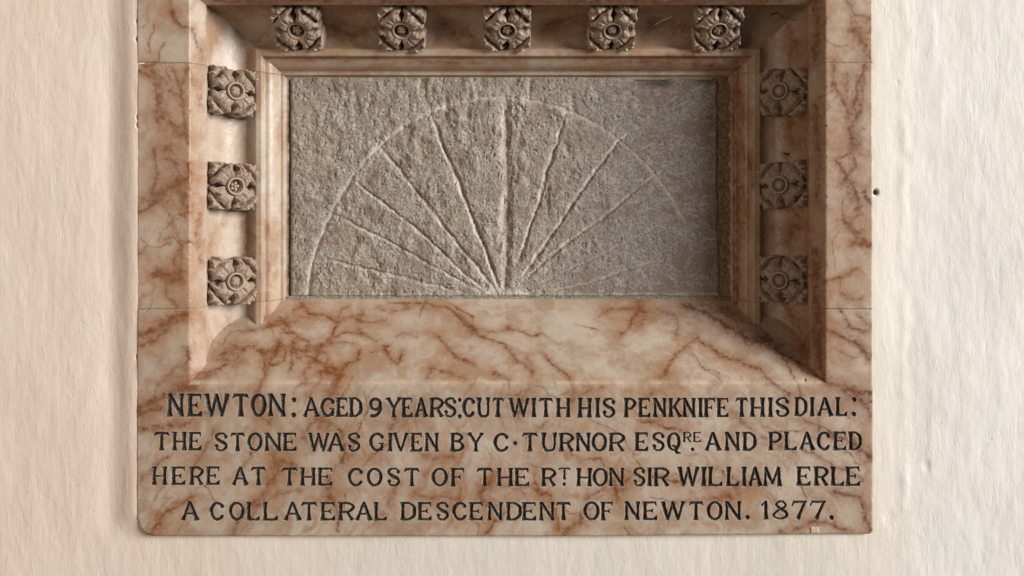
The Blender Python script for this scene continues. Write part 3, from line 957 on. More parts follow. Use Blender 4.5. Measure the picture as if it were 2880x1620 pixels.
LINES = [
    row('NEWTON', [(469, 518), (525, 567), (572, 645), (652, 701), (704, 749), (752, 804)], 1107, 1172)
    + dots((826, 1125, 7.2), (825, 1167, 7.2))
    + row('AGED', [(850, 898), (900, 941), (943, 978), (980, 1019)], 1118, 1173) + row('9', [(1036, 1074)], 1119, 1174)
    + row('YEARS', [(1083, 1129), (1127, 1160), (1165, 1202), (1206, 1249), (1247, 1284)], 1118, 1174)
    + dots((1292, 1125, 5.6), (1292, 1171, 6))
    + row('CUT', [(1299, 1336), (1339, 1380), (1383, 1417)], 1118, 1174)
    + row('WITH', [(1429, 1489), (1493, 1508), (1513, 1556), (1562, 1605)], 1119, 1174)
    + row('HIS', [(1623, 1665), (1672, 1688), (1692, 1731)], 1119, 1175)
    + row('PENKNIFE', [(1753, 1790), (1793, 1829), (1835, 1875), (1878, 1918), (1918, 1957), (1962, 1977), (1978, 2012), (2014, 2049)], 1119, 1174)
    + row('THIS', [(2067, 2104), (2108, 2152), (2158, 2175), (2178, 2221)], 1118, 1173)
    + row('DIAL', [(2233, 2271), (2276, 2291), (2295, 2344), (2348, 2383)], 1117, 1171)
    + dots((2402, 1124, 7), (2401, 1165, 7)),
    row('THE', [(431, 477), (483, 525), (529, 566)], 1215, 1267)
    + row('STONE', [(600, 641), (646, 689), (695, 738), (743, 791), (794, 834)], 1217, 1269)
    + row('WAS', [(864, 927), (918, 970), (975, 1014)], 1217, 1270)
    + row('GIVEN', [(1037, 1080), (1088, 1105), (1102, 1150), (1153, 1187), (1193, 1234)], 1217, 1270)
    + row('BY', [(1265, 1306), (1311, 1362)], 1217, 1270) + row('C', [(1387, 1431)], 1218, 1271) + dots((1448, 1247, 6.2))
    + row('TURNOR', [(1467, 1513), (1521, 1567), (1571, 1615), (1618, 1661), (1663, 1707), (1711, 1759)], 1217, 1270)
    + row('ESQ', [(1784, 1823), (1832, 1870), (1875, 1914)], 1216, 1269) + row('RE', [(1920, 1945), (1948, 1971)], 1215, 1244) + dots((1947, 1264, 5.5))
    + row('AND', [(1980, 2029), (2037, 2081), (2087, 2128)], 1215, 1268)
    + row('PLACED', [(2160, 2200), (2204, 2240), (2246, 2292), (2296, 2335), (2342, 2380), (2385, 2424)], 1214, 1267),
    row('HERE', [(426, 470), (481, 521), (532, 573), (578, 618)], 1312, 1364)
    + row('AT', [(650, 699), (704, 748)], 1313, 1365) + row('THE', [(790, 837), (843, 888), (892, 935)], 1315, 1366)
    + row('COST', [(977, 1021), (1030, 1075), (1086, 1126), (1135, 1180)], 1316, 1368)
    + row('OF', [(1213, 1259), (1266, 1306)], 1316, 1368) + row('THE', [(1339, 1386), (1396, 1443), (1446, 1488)], 1316, 1368)
    + row('R', [(1521, 1565)], 1316, 1368) + row('T', [(1569, 1605)], 1315, 1349) + dots((1586, 1362, 5.2))
    + row('HON', [(1620, 1665), (1666, 1709), (1711, 1756)], 1316, 1368)
    + row('SIR', [(1779, 1815), (1819, 1834), (1837, 1884)], 1315, 1368)
    + row('WILLIAM', [(1904, 1966), (1971, 1987), (1990, 2032), (2041, 2078), (2085, 2100), (2103, 2143), (2145, 2198)], 1313, 1368)
    + row('ERLE', [(2239, 2280), (2288, 2331), (2335, 2373), (2377, 2419)], 1312, 1367),
    row('A', [(506, 561)], 1410, 1464)
    + row('COLLATERAL', [(589, 630), (643, 687), (692, 730), (738, 781), (795, 849), (845, 892), (900, 942), (950, 998), (997, 1048), (1050, 1088)], 1412, 1464)
    + row('DESCENDENT', [(1125, 1170), (1173, 1214), (1224, 1263), (1271, 1313), (1318, 1358), (1370, 1414), (1422, 1467), (1467, 1508), (1515, 1560), (1562, 1606)], 1412, 1464)
    + row('OF', [(1640, 1686), (1688, 1725)], 1411, 1464)
    + row('NEWTON', [(1755, 1800), (1806, 1848), (1857, 1927), (1936, 1978), (1987, 2032), (2037, 2085)], 1410, 1463) + dots((2102, 1455, 7))
    + row('1877', [(2140, 2162), (2170, 2219), (2224, 2271), (2275, 2325)], 1408, 1461) + dots((2338, 1456, 7)),
]

# ------------------------------------------------------------------ bottom slab: sill, stubs of the jambs, inscription panel
Y_ARR = 1077.0            # front arris of the sill
SLOPE = 0.871             # rise per unit of depth


def bottom_edge(x):
    return 1508.0 - 6.0 * sstep(1500, 2455, x)


b = Build()
# inscription panel (front face), fine enough to hold the cut letters
STEP = 1.25
px = np.arange(XL0, 2455.01, STEP)
py = np.arange(Y_ARR + 6, 1509, STEP)
X, Y = np.meshgrid(px, py)
vv = (Y - Y[0, 0]) / (Y[-1, 0] - Y[0, 0])
Y = Y[0, 0] + vv * (bottom_edge(X) - Y[0, 0])
SD = np.full(X.shape, 20.0)
LINE_ID = np.full(X.shape, -1)
for li, line in enumerate(LINES):
    for ch, xa, xb, ya, yb in line:
        W, H = xb - xa, yb - ya
        i0, i1 = np.searchsorted(px, [xa - 12, xb + 14])
        j0 = max(0, int((ya - 12 - py[0]) / STEP)); j1 = min(len(py), int((yb + 22 - py[0]) / STEP))
        gx, gy = X[j0:j1, i0:i1], Y[j0:j1, i0:i1]
        tilt = random.uniform(-0.018, 0.018)
        lx = gx - xa + (gy - (ya + yb) / 2) * tilt + 0.7 * fbm(gx, gy, 11, 2, 401)
        ly = gy - ya + 0.7 * fbm(gx, gy, 11, 2, 407)
        if ch == '.':
            sd = np.hypot(gx - (xa + xb) / 2, gy - (ya + yb) / 2) - W / 2 + 0.5 * fbm(gx, gy, 7, 2, 403)
        else:
            sd = glyph_sd(glyph_strokes(ch, W, H), lx, ly)
            if ch != 'Q':
                sd = np.maximum(sd, np.maximum(-0.6 - ly, ly - H - 0.6))
        SD[j0:j1, i0:i1] = np.minimum(SD[j0:j1, i0:i1], sd)
        LINE_ID[j0:j1, i0:i1] = li
cutd = np.clip(-SD, 0, 7)
depth = 6.0 * (1 - np.exp(-cutd / 3.2)) * (1 + 0.15 * fbm(X, Y, 9, 2, 411))
# rounded outer corner of the slab (large at the left, small at the right) and eased outer edges
ed = np.minimum(np.minimum(X - XL0, 2455 - X), bottom_edge(X) - Y)
def corner_sd(r, cx, cy, sgn):
    qx, qy = (cx - X) * sgn, Y - cy
    return np.where((qx > 0) & (qy > 0), r - np.hypot(qx, qy), 1e3)
RL, RR = 46.0, 14.0
ed = np.minimum(ed, corner_sd(RL, XL0 + RL + 4, 1508 - RL, 1))
ed = np.minimum(ed, corner_sd(RR, 2455 - RR, 1502 - RR, -1))
ed = ed + 1.2 * fbm(X, Y, 26, 3, 421)
ease = 2.2 * (1 - np.clip(ed / 4.5, 0, 1)) ** 2
pitted = 3.0 * sstep(0.45, 0.8, fbm(X, Y, 9, 2, 431)) * sstep(0.2, 0.6, fbm(X, Y, 150, 2, 433)) * 0.25
hole = 6 * np.exp(-(np.hypot(X - 2260, Y - 1071) / 3.2) ** 2)
Dp = wobble(X, Y, np.zeros_like(X)) + depth + ease + pitted
at = marble_attrs(X, Y, np.zeros_like(X))
fc = lambda a: np.minimum(np.minimum(a[:-1, :-1], a[1:, :-1]), np.minimum(a[:-1, 1:], a[1:, 1:]))
fmax = lambda a: np.maximum(np.maximum(a[:-1, :-1], a[1:, :-1]), np.maximum(a[:-1, 1:], a[1:, 1:]))
solid = fmax(ed) > 0.0
inked = fmax(SD) < -0.2
b.grid(X, Y, Dp, keep=solid & ~inked, cut=SD, rub=np.exp(-((Y - Y_ARR) / 16.0) ** 2) * sstep(-.6, .5, fbm(X, Y, 70, 3, 447)) * (X > 560) * (X < 2310), **at)  # paler band along the front arris of the sill

letter_builds = []
for li in range(4):
    lb = Build()
    sel = inked & solid & (LINE_ID[:-1, :-1] == li)
    lb.grid(X, Y, Dp, keep=sel, cut=SD, **at)
    letter_builds.append(lb)

# sides and underside of the slab, following the rounded outline
out = []
for yy in np.arange(Y_ARR + 6, 1508 - RL, 4): out.append((XL0, yy))
for a in np.linspace(180, 90, 24): out.append((XL0 + RL + 4 + RL * math.cos(math.radians(a)), 1508 - RL + RL * math.sin(math.radians(a))))
for xx in np.arange(XL0 + RL + 10, 2455 - RR, 4): out.append((xx, float(bottom_edge(np.array(xx)))))
for a in np.linspace(90, 0, 10): out.append((2455 - RR + RR * math.cos(math.radians(a)), 1502 - RR + RR * math.sin(math.radians(a))))
for yy in np.arange(1502 - RR, Y_ARR + 6, -4): out.append((2455, yy))
out = np.array(out)
ds = np.array([1.6, 3.0, 6.0, 14.0, 30.0, 60.0])
Xs = out[:, 0][:, None].repeat(len(ds), 1); Ys = out[:, 1][:, None].repeat(len(ds), 1)
Xs = np.where(Xs < 1420, Xs + np.array([0.9, .2, 0, 0, 0, 0]), Xs - np.array([0.9, .2, 0, 0, 0, 0]))
Ds = ds[None, :].repeat(len(out), 0)
b.grid(Xs, Ys, Ds, flip=True, cut=np.full(Xs.shape, 20.0), **marble_attrs(Xs, Ys, Ds))

# strip of face above the panel, rounded arris, sloping sill
sx = np.arange(XL0 + 140, XR0 - 140, 1.7)
prof = [(Y_ARR + 6.0, 0.0)]
prof += [tuple(p_) for p_ in catmull([(Y_ARR + 4, 0.2), (Y_ARR + 0.2, 1.4), (Y_ARR - 3.6, 4.2), (Y_ARR - 7.4, 8.4)], 5)]
dd_ = np.arange(9.5, 238, 1.9)
prof += [(Y_ARR - SLOPE * t, t) for t in dd_]
prof += [(Y_ARR - SLOPE * 238, 238.5), (Y_ARR - SLOPE * 239, 242), (Y_ARR - SLOPE * 239.2, 262)]
prof = np.array(prof)
Xs, Ps = np.meshgrid(sx, np.arange(len(prof)))
Ys = prof[:, 0][Ps]; Ds = prof[:, 1][Ps]
nib = np.exp(-((Ds - 2.0) / 3.0) ** 2) * 1.5 * sstep(0.2, 0.9, fbm(Xs, Ys * 0, 60, 3, 441))
hole = 7 * np.exp(-(np.hypot(Xs - 2266, Ys - 1071) / 3.4) ** 2)
sag = 2.2 * np.sin(np.pi * np.clip(Ds / 238, 0, 1))
b.grid(Xs, Ys + 0.8 * sag, wobble(Xs, Ys, Ds) + nib + hole + 0.6 * sag, flip=True, rub=np.exp(-((Ys - Y_ARR) / 7.0) ** 2) * sstep(-.6, .5, fbm(Xs, Ys, 70, 3, 447)), cut=np.full(Xs.shape, 20.0), **marble_attrs(Xs, Ys, Ds))

# stubs of the two jambs, running down on to the sill
for side in (-1, 1):
    p = PL if side < 0 else PR
    yend = np.minimum(Y_ARR + 6.0, Y_ARR + 6.0 - SLOPE * np.clip(p[:, 1] - 5, -1, 235))
    yend = np.where(p[:, 0] < 142, Y_ARR + 6.0, yend)
    ts = np.concatenate([[0, 0.002], np.linspace(0.006, 1, 110)])
    Yv = (Y_J2 + GAP - .4) + (yend[None, :] - (Y_J2 + GAP - .4)) * ts[:, None]
    ov = p[:, 0][None, :].repeat(len(ts), 0)
    Dv = p[:, 1][None, :].repeat(len(ts), 0).copy()
    Dv[0] += 3; Dv[1] += 0.6
    Xv = XL0 + ov if side < 0 else XR0 - ov
    b.grid(Xv, Yv, wobble(Xv, Yv, Dv), flip=side > 0, cut=np.full(Xv.shape, 20.0), **marble_attrs(Xv, Yv, Dv))
slab = b.link('inscription_slab', M_TEXT, plaque, ORG, compact=True)
for li, lb in enumerate(letter_builds):
    lo = lb.link('lettering', M_TEXT, slab, (0, 0, 0), compact=True)
    lo.data.transform(Matrix.Translation(-Vector(ORG)))
    lo['label'] = ['first line of black incised capitals, under the sill', 'second line of black incised capitals with small raised letters',
                   'third line of black incised capitals', 'last line of black incised capitals, ending in a date'][li]

# cream filler patch near the bottom right corner
pb = Build()
qx, qy = np.meshgrid(np.linspace(2278, 2305, 12), np.linspace(1481, 1500, 10))
pb.grid(qx + 1.4 * fbm(qx, qy, 9, 2, 5), qy + 1.2 * fbm(qx, qy, 9, 2, 6), -1.3 + 0.5 * fbm(qx, qy, 6, 2, 7) + 3 * (np.maximum(np.abs(qx - 2291.5) / 13.5, np.abs(qy - 1490.5) / 9.5) > 0.98))
fp = pb.link('filler_patch', M_PATCH, plaque, ORG)
fp['label'] = 'small cream patch of filler near the bottom right corner'

# mortar in the four joints of the jambs
for side in (-1, 1):
    p = (PL if side < 0 else PR)
    sel = p[(p[:, 1] < 246)]
    for yj in (Y_J1, Y_J2):
        jb = Build()
        ys = np.linspace(yj - 4, yj + 4, 5)
        o = sel[:, 0][None, :].repeat(5, 0) - 0.8
        d = sel[:, 1][None, :].repeat(5, 0) + 1.3
        x = XL0 + o if side < 0 else XR0 - o
        y = ys[:, None].repeat(len(sel), 1)
        jb.grid(x, y, d, flip=side > 0, tone=np.full(x.shape, 0.1 if yj == Y_J2 or side > 0 else 0.4))
        jb.link('mortar_joint', M_MORTAR, plaque, ORG)

# mortar bed round the stone
mb = Build()
gx, gy = np.meshgrid(np.arange(735, 2118, 2.0), np.arange(178, 880, 2.0))
tone = np.clip(sstep(2040, 2072, gx) + sstep(1500, 1800, gx) * sstep(230, 215, gy), 0, 1)
md = 252 + 2.0 * fbm(gx, gy, 18, 4, 501) - 12.0 * sstep(2040, 2076, gx + 6 * fbm(gx, gy, 50, 3, 505)) * (0.8 + 0.3 * fbm(gx, gy, 22, 3, 503)) - 9 * sstep(858, 862, gy)
mb.grid(gx, gy, md, flip=True, tone=tone)
mb.link('mortar_bed', M_MORTAR, plaque, ORG)

# ------------------------------------------------------------------ the sundial stone
def A(x, y, d=240.0):
    return CX + (x - CX) * (1 + d / L), CY + (y - CY) * (1 + d / L)


HOURS = [   # (points, half width, depth)
    ([(1424, 296), (1424, 420), (1426, 560), (1426, 700), (1420, 828)], 17, 8.5),
    ([(1212, 320), (1228, 360), (1246, 413), (1290, 511), (1318, 589), (1354, 673), (1382, 749), (1408, 822)], 10.5, 9),
    ([(1064, 405), (1080, 428), (1116, 464), (1172, 539), (1206, 578), (1253, 643), (1304, 707), (1345, 752), (1395, 818)], 9, 6),
    ([(992, 500), (1030, 535), (1088, 578), (1164, 637), (1225, 690), (1300, 765), (1375, 822)], 8, 5.5),
    ([(930, 597), (980, 620), (1031, 648), (1080, 670), (1155, 712), (1225, 752), (1350, 818)], 8, 5),
    ([(920, 727), (1000, 748), (1100, 770), (1200, 795), (1310, 822)], 8, 4.2),
    ([(1591, 322), (1566, 405), (1538, 483), (1516, 573), (1494, 629), (1478, 680), (1456, 735)], 8.5, 7.5),
    ([(1760, 384), (1734, 405), (1675, 483), (1611, 573), (1569, 637), (1527, 698), (1471, 777)], 8.5, 7),
    ([(1858, 486), (1798, 528), (1695, 615), (1611, 673), (1527, 740), (1470, 795)], 7.5, 5.0),
    ([(1930, 600), (1800, 664), (1700, 715), (1600, 760), (1490, 812)], 5.5, 2.6),
    ([(1830, 742), (1751, 766), (1645, 802), (1560, 820)], 7.5, 4.5),
]
gx, gy = np.meshgrid(np.arange(752, 2084, 1.5), np.arange(184, 863, 1.5))
ax_, ay_ = CX + (gx - CX) / 1.1, CY + (gy - CY) / 1.1          # as seen from the front
wx, wy = ax_ + 3.2 * fbm(ax_, ay_, 26, 3, 601) + 1.6 * fbm(ax_, ay_, 8, 2, 603), ay_ + 3.2 * fbm(ax_, ay_, 26, 3, 605) + 1.6 * fbm(ax_, ay_, 8, 2, 607)
worn = np.clip(sstep(1480, 1830, ax_ + 0.25 * (ay_ - 500) + 120 * fbm(ax_, ay_, 130, 4, 611)) + 0.35 * sstep(330, 230, ay_) * sstep(1500, 1700, ax_), 0, 1)
rough = (1 - 0.62 * worn)
dd = 236 + (0.35 + 0.65 * sstep(-0.35, 0.35, fbm(ax_, ay_, 75, 3, 620))) * rough * (6.5 * fbm(ax_ * 1.3, ay_, 55, 3, 621) + 2.2 * fbm(ax_ * 1.15, ay_, 19, 4, 623) + 0.8 * fbm(ax_, ay_, 8, 3, 627)) + 0.5 * fbm(ax_, ay_, 6, 3, 629)
# pick marks
pit = sstep(0.42, 0.72, fbm(ax_, ay_, 13, 2, 671)) * sstep(-0.1, 0.5, fbm(ax_, ay_, 90, 3, 673))
dd += 3.6 * pit * (0.35 + 0.65 * rough)
pick = fbm(ax_ * 1.9 + 0.5 * ay_, ay_ * 0.8 - 0.3 * ax_, 26, 2, 631)
dd += rough * 4.0 * sstep(0.45, 0.85, pick) * sstep(-0.2, 0.4, fbm(ax_, ay_, 120, 3, 633))
dd += rough * 2.0 * np.abs(fbm(ax_ + 6 * fbm(ax_, ay_, 20, 2, 634), ay_, 17, 3, 635)) + 2.2 * (1 - rough) * fbm(ax_, ay_ * 1.4, 30, 4, 637)
groove, pale = np.zeros(gx.shape), np.zeros(gx.shape)
cutm = 0.72 + 0.45 * fbm(ax_, ay_, 34, 3, 641)
for pts, hw, dep in HOURS:
    arr = np.array(pts)
    sel = (wx > arr[:, 0].min() - 40) & (wx < arr[:, 0].max() + 40) & (wy > arr[:, 1].min() - 40) & (wy < arr[:, 1].max() + 40)
    qx, qy = wx[sel], wy[sel]
    best = np.full(qx.shape, 1e9); sgn = np.zeros(qx.shape)
    for (x0, y0), (x1, y1) in zip(pts[:-1], pts[1:]):
        ds_, _ = seg_dist(qx, qy, x0, y0, x1, y1)
        cr = (x1 - x0) * (qy - y0) - (y1 - y0) * (qx - x0)
        upd = ds_ < best
        best = np.where(upd, ds_, best); sgn = np.where(upd, np.sign(cr), sgn)
    en = np.minimum(np.hypot(qx - arr[0][0], qy - arr[0][1]), np.hypot(qx - arr[-1][0], qy - arr[-1][1]))
    tap = 0.25 + 0.75 * sstep(0, 70, en)
    hw = hw * (1.0 if hw > 15 else 0.78) * (0.75 + 0.25 * tap) * (1 + 0.25 * fbm(qx, qy, 60, 2, 643))
    v = np.clip(1 - best / hw, 0, 1)
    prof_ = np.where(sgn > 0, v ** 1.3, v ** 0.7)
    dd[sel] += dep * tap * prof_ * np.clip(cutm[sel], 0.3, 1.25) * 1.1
    groove[sel] = np.maximum(groove[sel], sstep(0.15, 0.7, v) * min(1, dep / 7) * np.where(sgn * np.sign(arr[-1][1] - arr[0][1]) < 0, 1, .35))  # shaded right wall of each groove painted darker than the left
    lit_lip = np.exp(-((best - hw * 0.8) / (hw * 0.55)) ** 2) * np.where(sgn > 0, 1, .1)  # light-facing left lip of each groove painted pale
    pale[sel] = np.maximum(pale[sel], lit_lip * min(1, dep / 7) * 0.8 * np.clip(0.75 + 0.9 * fbm(qx, qy, 45, 3, 649), 0.1, 1.1))
# the arc
ra = np.hypot(wx - 1424, wy - 832) - 549 - 10 * np.sin(np.arctan2(wy - 832, wx - 1424) * 3 + 0.6)
ang = np.degrees(np.arctan2(832 - ay_, ax_ - 1424))
ra = ra - 14 * sstep(148, 178, ang)
arc_s = np.where(ang > 90, 0.6 + 0.4 * sstep(94, 112, ang), 0.6 * sstep(16, 26, ang)) * np.clip(0.85 + 0.4 * fbm(ax_, ay_, 40, 2, 645), 0.3, 1.2) * (1 + 0.5 * sstep(60, 75, ang) * sstep(118, 105, ang))
arc = np.exp(-(ra / 5.5) ** 2) * arc_s
dd += 5.2 * arc
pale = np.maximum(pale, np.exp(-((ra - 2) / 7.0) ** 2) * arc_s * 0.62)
# broken top edge, worn arrises, chips
edge_t = ay_ - (214 + 3 * fbm(ax_, ay_ * 0, 40, 4, 651) + 13 * sstep(1740, 1800, ax_) * sstep(1915, 1850, ax_) + 10 * sstep(1900, 1960, ax_))
edge_r = 2019 - ax_ + 3.5 * fbm(ax_ * 0, ay_, 60, 4, 653) - 6 * sstep(560, 830, ay_) * -1
edge_l = ax_ - (817 + 2.5 * fbm(ax_ * 0, ay_, 40, 3, 655))
edge_b = (833 + 1.0 * fbm(ax_, ay_ * 0, 40, 3, 657)) - ay_
em = np.minimum(np.minimum(edge_t, edge_r), np.minimum(edge_l, edge_b))
dd += 7 * (1 - np.clip(em / 9, 0, 1)) ** 2 + 24 * sstep(0.5, -2.5, em)
chip = np.exp(-(((ax_ - 1835) / 52) ** 2 + ((ay_ - 236) / 15) ** 2))
dd += 14 * chip
for cx_, cy_, rx_, ry_, dp_ in [(1350, 240, 18, 30, 4), (1190, 245, 12, 34, 6), (1255, 300, 8, 30, 5), (1490, 245, 8, 26, 5), (1610, 285, 10, 28, 4), (1315, 320, 8, 22, 4),
                                (1145, 370, 14, 30, 4), (1680, 265, 14, 18, 4), (930, 250, 16, 30, 4), (1000, 300, 12, 36, 4), (880, 330, 14, 40, 3), (1540, 560, 7, 35, 4), (1620, 380, 14, 20, 2)]:
    dd += dp_ * rough * np.exp(-(((wx - cx_) / rx_) ** 2 + ((wy - cy_) / ry_) ** 2) ** 2)
# lime smears along the bottom edge
lime = sstep(12, 2, edge_b + 5 * fbm(ax_, ay_, 30, 3, 661)) * 0.75 + np.exp(-(((wx - 1448) / 34) ** 2 + ((wy - 826) / 11) ** 2)) * 0.9
lime += 0.6 * np.exp(-(((wx - 1385) / 40) ** 2 + ((wy - 815) / 14) ** 2)) * sstep(-.1, .5, fbm(ax_, ay_, 14, 3, 663))
fan = np.exp(-(np.hypot((wx - 1400) / 120, (wy - 830) / 60)) ** 2) * 0.35
pale = np.clip(np.maximum(pale, lime) + fan * (0.5 + 0.5 * fbm(ax_, ay_, 16, 3, 665)), 0, 1)
sb = Build()
s_org = (0.0, 240 * S, (810 - 862) * S)
soot = np.clip(np.exp(-((((wx - 1832) / 58) ** 2 + ((wy - 234) / 15) ** 2) ** 2)) + 0.7 * np.exp(-((((wx - 1990) / 34) ** 2 + ((wy - 232) / 10) ** 2) ** 2)), 0, 1)  # dark patches at the top edge, over the chip and near the right corner
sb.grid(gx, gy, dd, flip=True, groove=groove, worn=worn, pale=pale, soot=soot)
# the body of the stone behind its face
for (xa, xb, ya, yb) in [(757, 2080, 862, 862), (757, 2080, 186, 186)]:
    qx, qd = np.meshgrid(np.linspace(xa, xb, 60), np.linspace(262, 330, 4))
    sb.grid(qx, np.full(qx.shape, float(ya)), qd, soot=qx * 0, groove=qx * 0, worn=qx * 0, pale=qx * 0)
stone = sb.link('sundial_stone', M_STONE, None, s_org)
stone.location = s_org
stone['label'] = 'rough grey brown stone with a scratched fan of sundial lines, set in the plaque'
stone['category'] = 'carved stone'

# ------------------------------------------------------------------ rosettes
def lathe_raw(build, prof, n=40, cx=0, cy=0):
    a = np.linspace(0, 2 * np.pi, n)
    p = np.array(prof)
    r, h = p[:, 0][:, None], p[:, 1][:, None]
    build.grid(cx + r * np.cos(a)[None, :], cy + r * np.sin(a)[None, :], np.repeat(h, n, 1), flip=True)


def ball_raw(build, cx, cy, cz, r, n=18, cross=False, sq=1.0):
    th, ph = np.meshgrid(np.linspace(0, 2 * np.pi, 2 * n), np.linspace(0, np.pi, n))
    ux, uy, uz = np.sin(ph) * np.cos(th), np.sin(ph) * np.sin(th), np.cos(ph)
    k = np.ones(ux.shape)
    if cross:
        k -= 0.16 * np.maximum(np.exp(-(ux / 0.13) ** 2), np.exp(-(uy / 0.13) ** 2)) * (uz > -0.2)
    build.grid(cx + r * k * ux, cy + r * k * uy, cz + r * sq * k * uz, flip=False)


HALF = 72.0 * S


def rosette(center, u, v, w, kind, seed):
    """u, v, w: unit axes in the world (w points out of the stone). kind: ring-cross, ring-plain, ring-berry, cup-cross, cup-berry"""
    r_ = random.Random(seed)
    tw = r_.uniform(-0.09, 0.09)
    u, v = u * math.cos(tw) + v * math.sin(tw), v * math.cos(tw) - u * math.sin(tw)
    mat = Matrix(((u.x, v.x, w.x, center.x - ORG[0]), (u.y, v.y, w.y, center.y - ORG[1]), (u.z, v.z, w.z, center.z - ORG[2]), (0, 0, 0, 1)))
    # backing leaves: the corner tips behind the petals
    bb = Build()
    g, h = np.meshgrid(np.linspace(-1, 1, 61), np.linspace(-1, 1, 61))
    au, av = np.abs(g), np.abs(h)
    diag = (au + av) / 2
    across = (au - av)
    lobe = 0.10 * np.abs(np.sin(7.5 * across + seed)) * sstep(0.55, 1.0, diag)
    z = -0.22 + 0.50 * sstep(0.52, 0.74, diag) - 0.20 * sstep(0.80, 1.02, diag) - 0.10 * np.exp(-(across / 0.05) ** 2) * sstep(.6, .75, diag)
    z += 0.05 * np.cos(across * 22) * sstep(0.62, 0.8, diag) + 0.03 * fbm(g + seed, h, 0.35, 3, seed)
    lim = 1 - lobe - 0.24 * np.exp(-(np.minimum(au, av) / 0.22) ** 2)
    G, Hh = g * lim, h * lim
    rim = np.maximum(au, av)
    z = np.where(rim > 0.985, -0.62, z)
    bb.grid(G, Hh, z, flip=True)
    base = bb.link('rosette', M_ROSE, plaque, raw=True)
    base.data.transform(Matrix.Diagonal((HALF, HALF, HALF, 1)))
    base.matrix_local = mat
    ringed = kind.startswith('ring')
    # four petals
    for k in range(4):
        pb_ = Build()
        nr, na = 26, 44
        rho, phi = np.meshgrid(np.linspace(0, 1, nr), np.linspace(0, 1, na))
        j = [r_.uniform(-1.5, 1.5) for _ in range(6)]
        gap = 2.5 + 10.5 * np.exp(-((rho - 0.62) / 0.20) ** 2) * (1 + 0.35 * j[0])
        deg = gap + (90 - 2 * gap) * phi
        a = np.radians(deg)
        ca, sa = np.cos(a), np.sin(a)
        R = np.minimum(0.985 * (ca ** 6 + sa ** 6) ** (-1 / 6), (1.33 + 0.05 * j[1]) / (ca + sa))
        R = R * (1 - 0.105 * np.abs(np.sin(np.radians(deg) * 5.0 + 0.5 * j[2])) ** 0.8 * 1.0)
        r0 = 0.30
        rr = r0 + (R - r0) * rho
        c45 = (deg - 45 - 5 * j[3])
        hgt = 0.06 + (0.30 + 0.04 * j[4]) * np.sin(np.pi * np.clip(0.10 + 0.78 * rho, 0, 1)) ** 0.9
        hgt -= 0.075 * np.exp(-(c45 / 4.2) ** 2) * sstep(0.12, 0.4, rho)
        for off in (-24, 24):
            hgt -= 0.028 * np.exp(-((c45 - off * (0.45 + 0.65 * rho)) / 3.0) ** 2) * sstep(0.2, 0.5, rho)
        hgt += 0.022 * np.cos(np.radians(c45) * 10) * sstep(0.25, 0.8, rho)
        side_ = np.minimum(deg - gap, 90 - gap - deg)
        hgt -= 0.14 * np.exp(-(side_ / 7.0) ** 2) * sstep(0.1, 0.5, rho)
        fold = (rr * (ca + sa) > 1.12 + 0.05 * j[5])
        hgt -= 0.07 * sstep(1.10, 1.24, rr * (ca + sa))
        hgt -= 0.02 * np.abs(np.sin(rho * 15 + 2 * np.cos(np.radians(c45 * 3)))) * sstep(0.1, .3, rho) * 0.6
        hgt -= 0.16 * sstep(0.55, 0.8, fbm(rr * ca * 2.2 + 3 * seed, rr * sa * 2.2 + 7 * k, 1.0, 2, seed + 5 * k)) * sstep(0.6, 0.95, rho)
        hgt += 0.022 * fbm(rr * ca * 9 + seed, rr * sa * 9 + k, 1.0, 3, seed + k)
        PX, PY = rr * ca, rr * sa
        # skirts so the petal is a solid piece
        for q_ in (1,):
            PXs = np.concatenate([PX, PX[:, -1:] * 0.985, PX[:, -1:] * 0.97], 1)
            PYs = np.concatenate([PY, PY[:, -1:] * 0.985, PY[:, -1:] * 0.97], 1)
            PZs = np.concatenate([hgt, hgt[:, -1:] - 0.10, np.full((na, 1), -0.45)], 1)
            lo_x, lo_y = PXs[:1], PYs[:1]
            PXs = np.concatenate([lo_x, PXs, PXs[-1:]], 0)
            PYs = np.concatenate([lo_y, PYs, PYs[-1:]], 0)
            PZs = np.concatenate([np.full_like(PZs[:1], -0.40), PZs, np.full_like(PZs[:1], -0.40)], 0)
        rot = k * math.pi / 2
        cr, sr = math.cos(rot), math.sin(rot)
        pb_.grid(PXs * cr - PYs * sr, PXs * sr + PYs * cr, PZs, flip=False)
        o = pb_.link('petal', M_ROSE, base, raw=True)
        o.data.transform(Matrix.Diagonal((HALF, HALF, HALF, 1)))
    cb = Build()
    if ringed:
        sqr = 1.0
        lathe_raw(cb, [(0.385, 0.02), (0.37, 0.34), (0.36, 0.40), (0.335, 0.425), (0.305, 0.415), (0.28, 0.38), (0.262, 0.10), (0.0, 0.08)])
    else:
        lathe_raw(cb, [(0.40, 0.05), (0.385, 0.24), (0.35, 0.30), (0.315, 0.27), (0.295, 0.12), (0.27, -0.06), (0.0, -0.08)])
    o = cb.link('ring', M_ROSE, base, raw=True)
    o.data.transform(Matrix.Diagonal((HALF, HALF, HALF, 1)))
    zb = 0.18 if ringed else 0.10
    sb_ = Build()
    if kind.endswith('berry'):
        rad = 0.075 if ringed else 0.088
        for q_ in range(5):
            a = q_ * 2 * math.pi / 5 + 0.4
            ball_raw(sb_, 0.125 * math.cos(a), 0.125 * math.sin(a), zb + 0.03, rad, 12)
        ball_raw(sb_, 0, 0, zb + 0.07, rad * 0.95, 12)
    else:
        ball_raw(sb_, 0, 0, zb + 0.06 if ringed else zb, 0.215 if ringed else 0.205, 26, cross=kind.endswith('cross'), sq=0.85)
    o = sb_.link('bud', M_ROSE, base, raw=True)
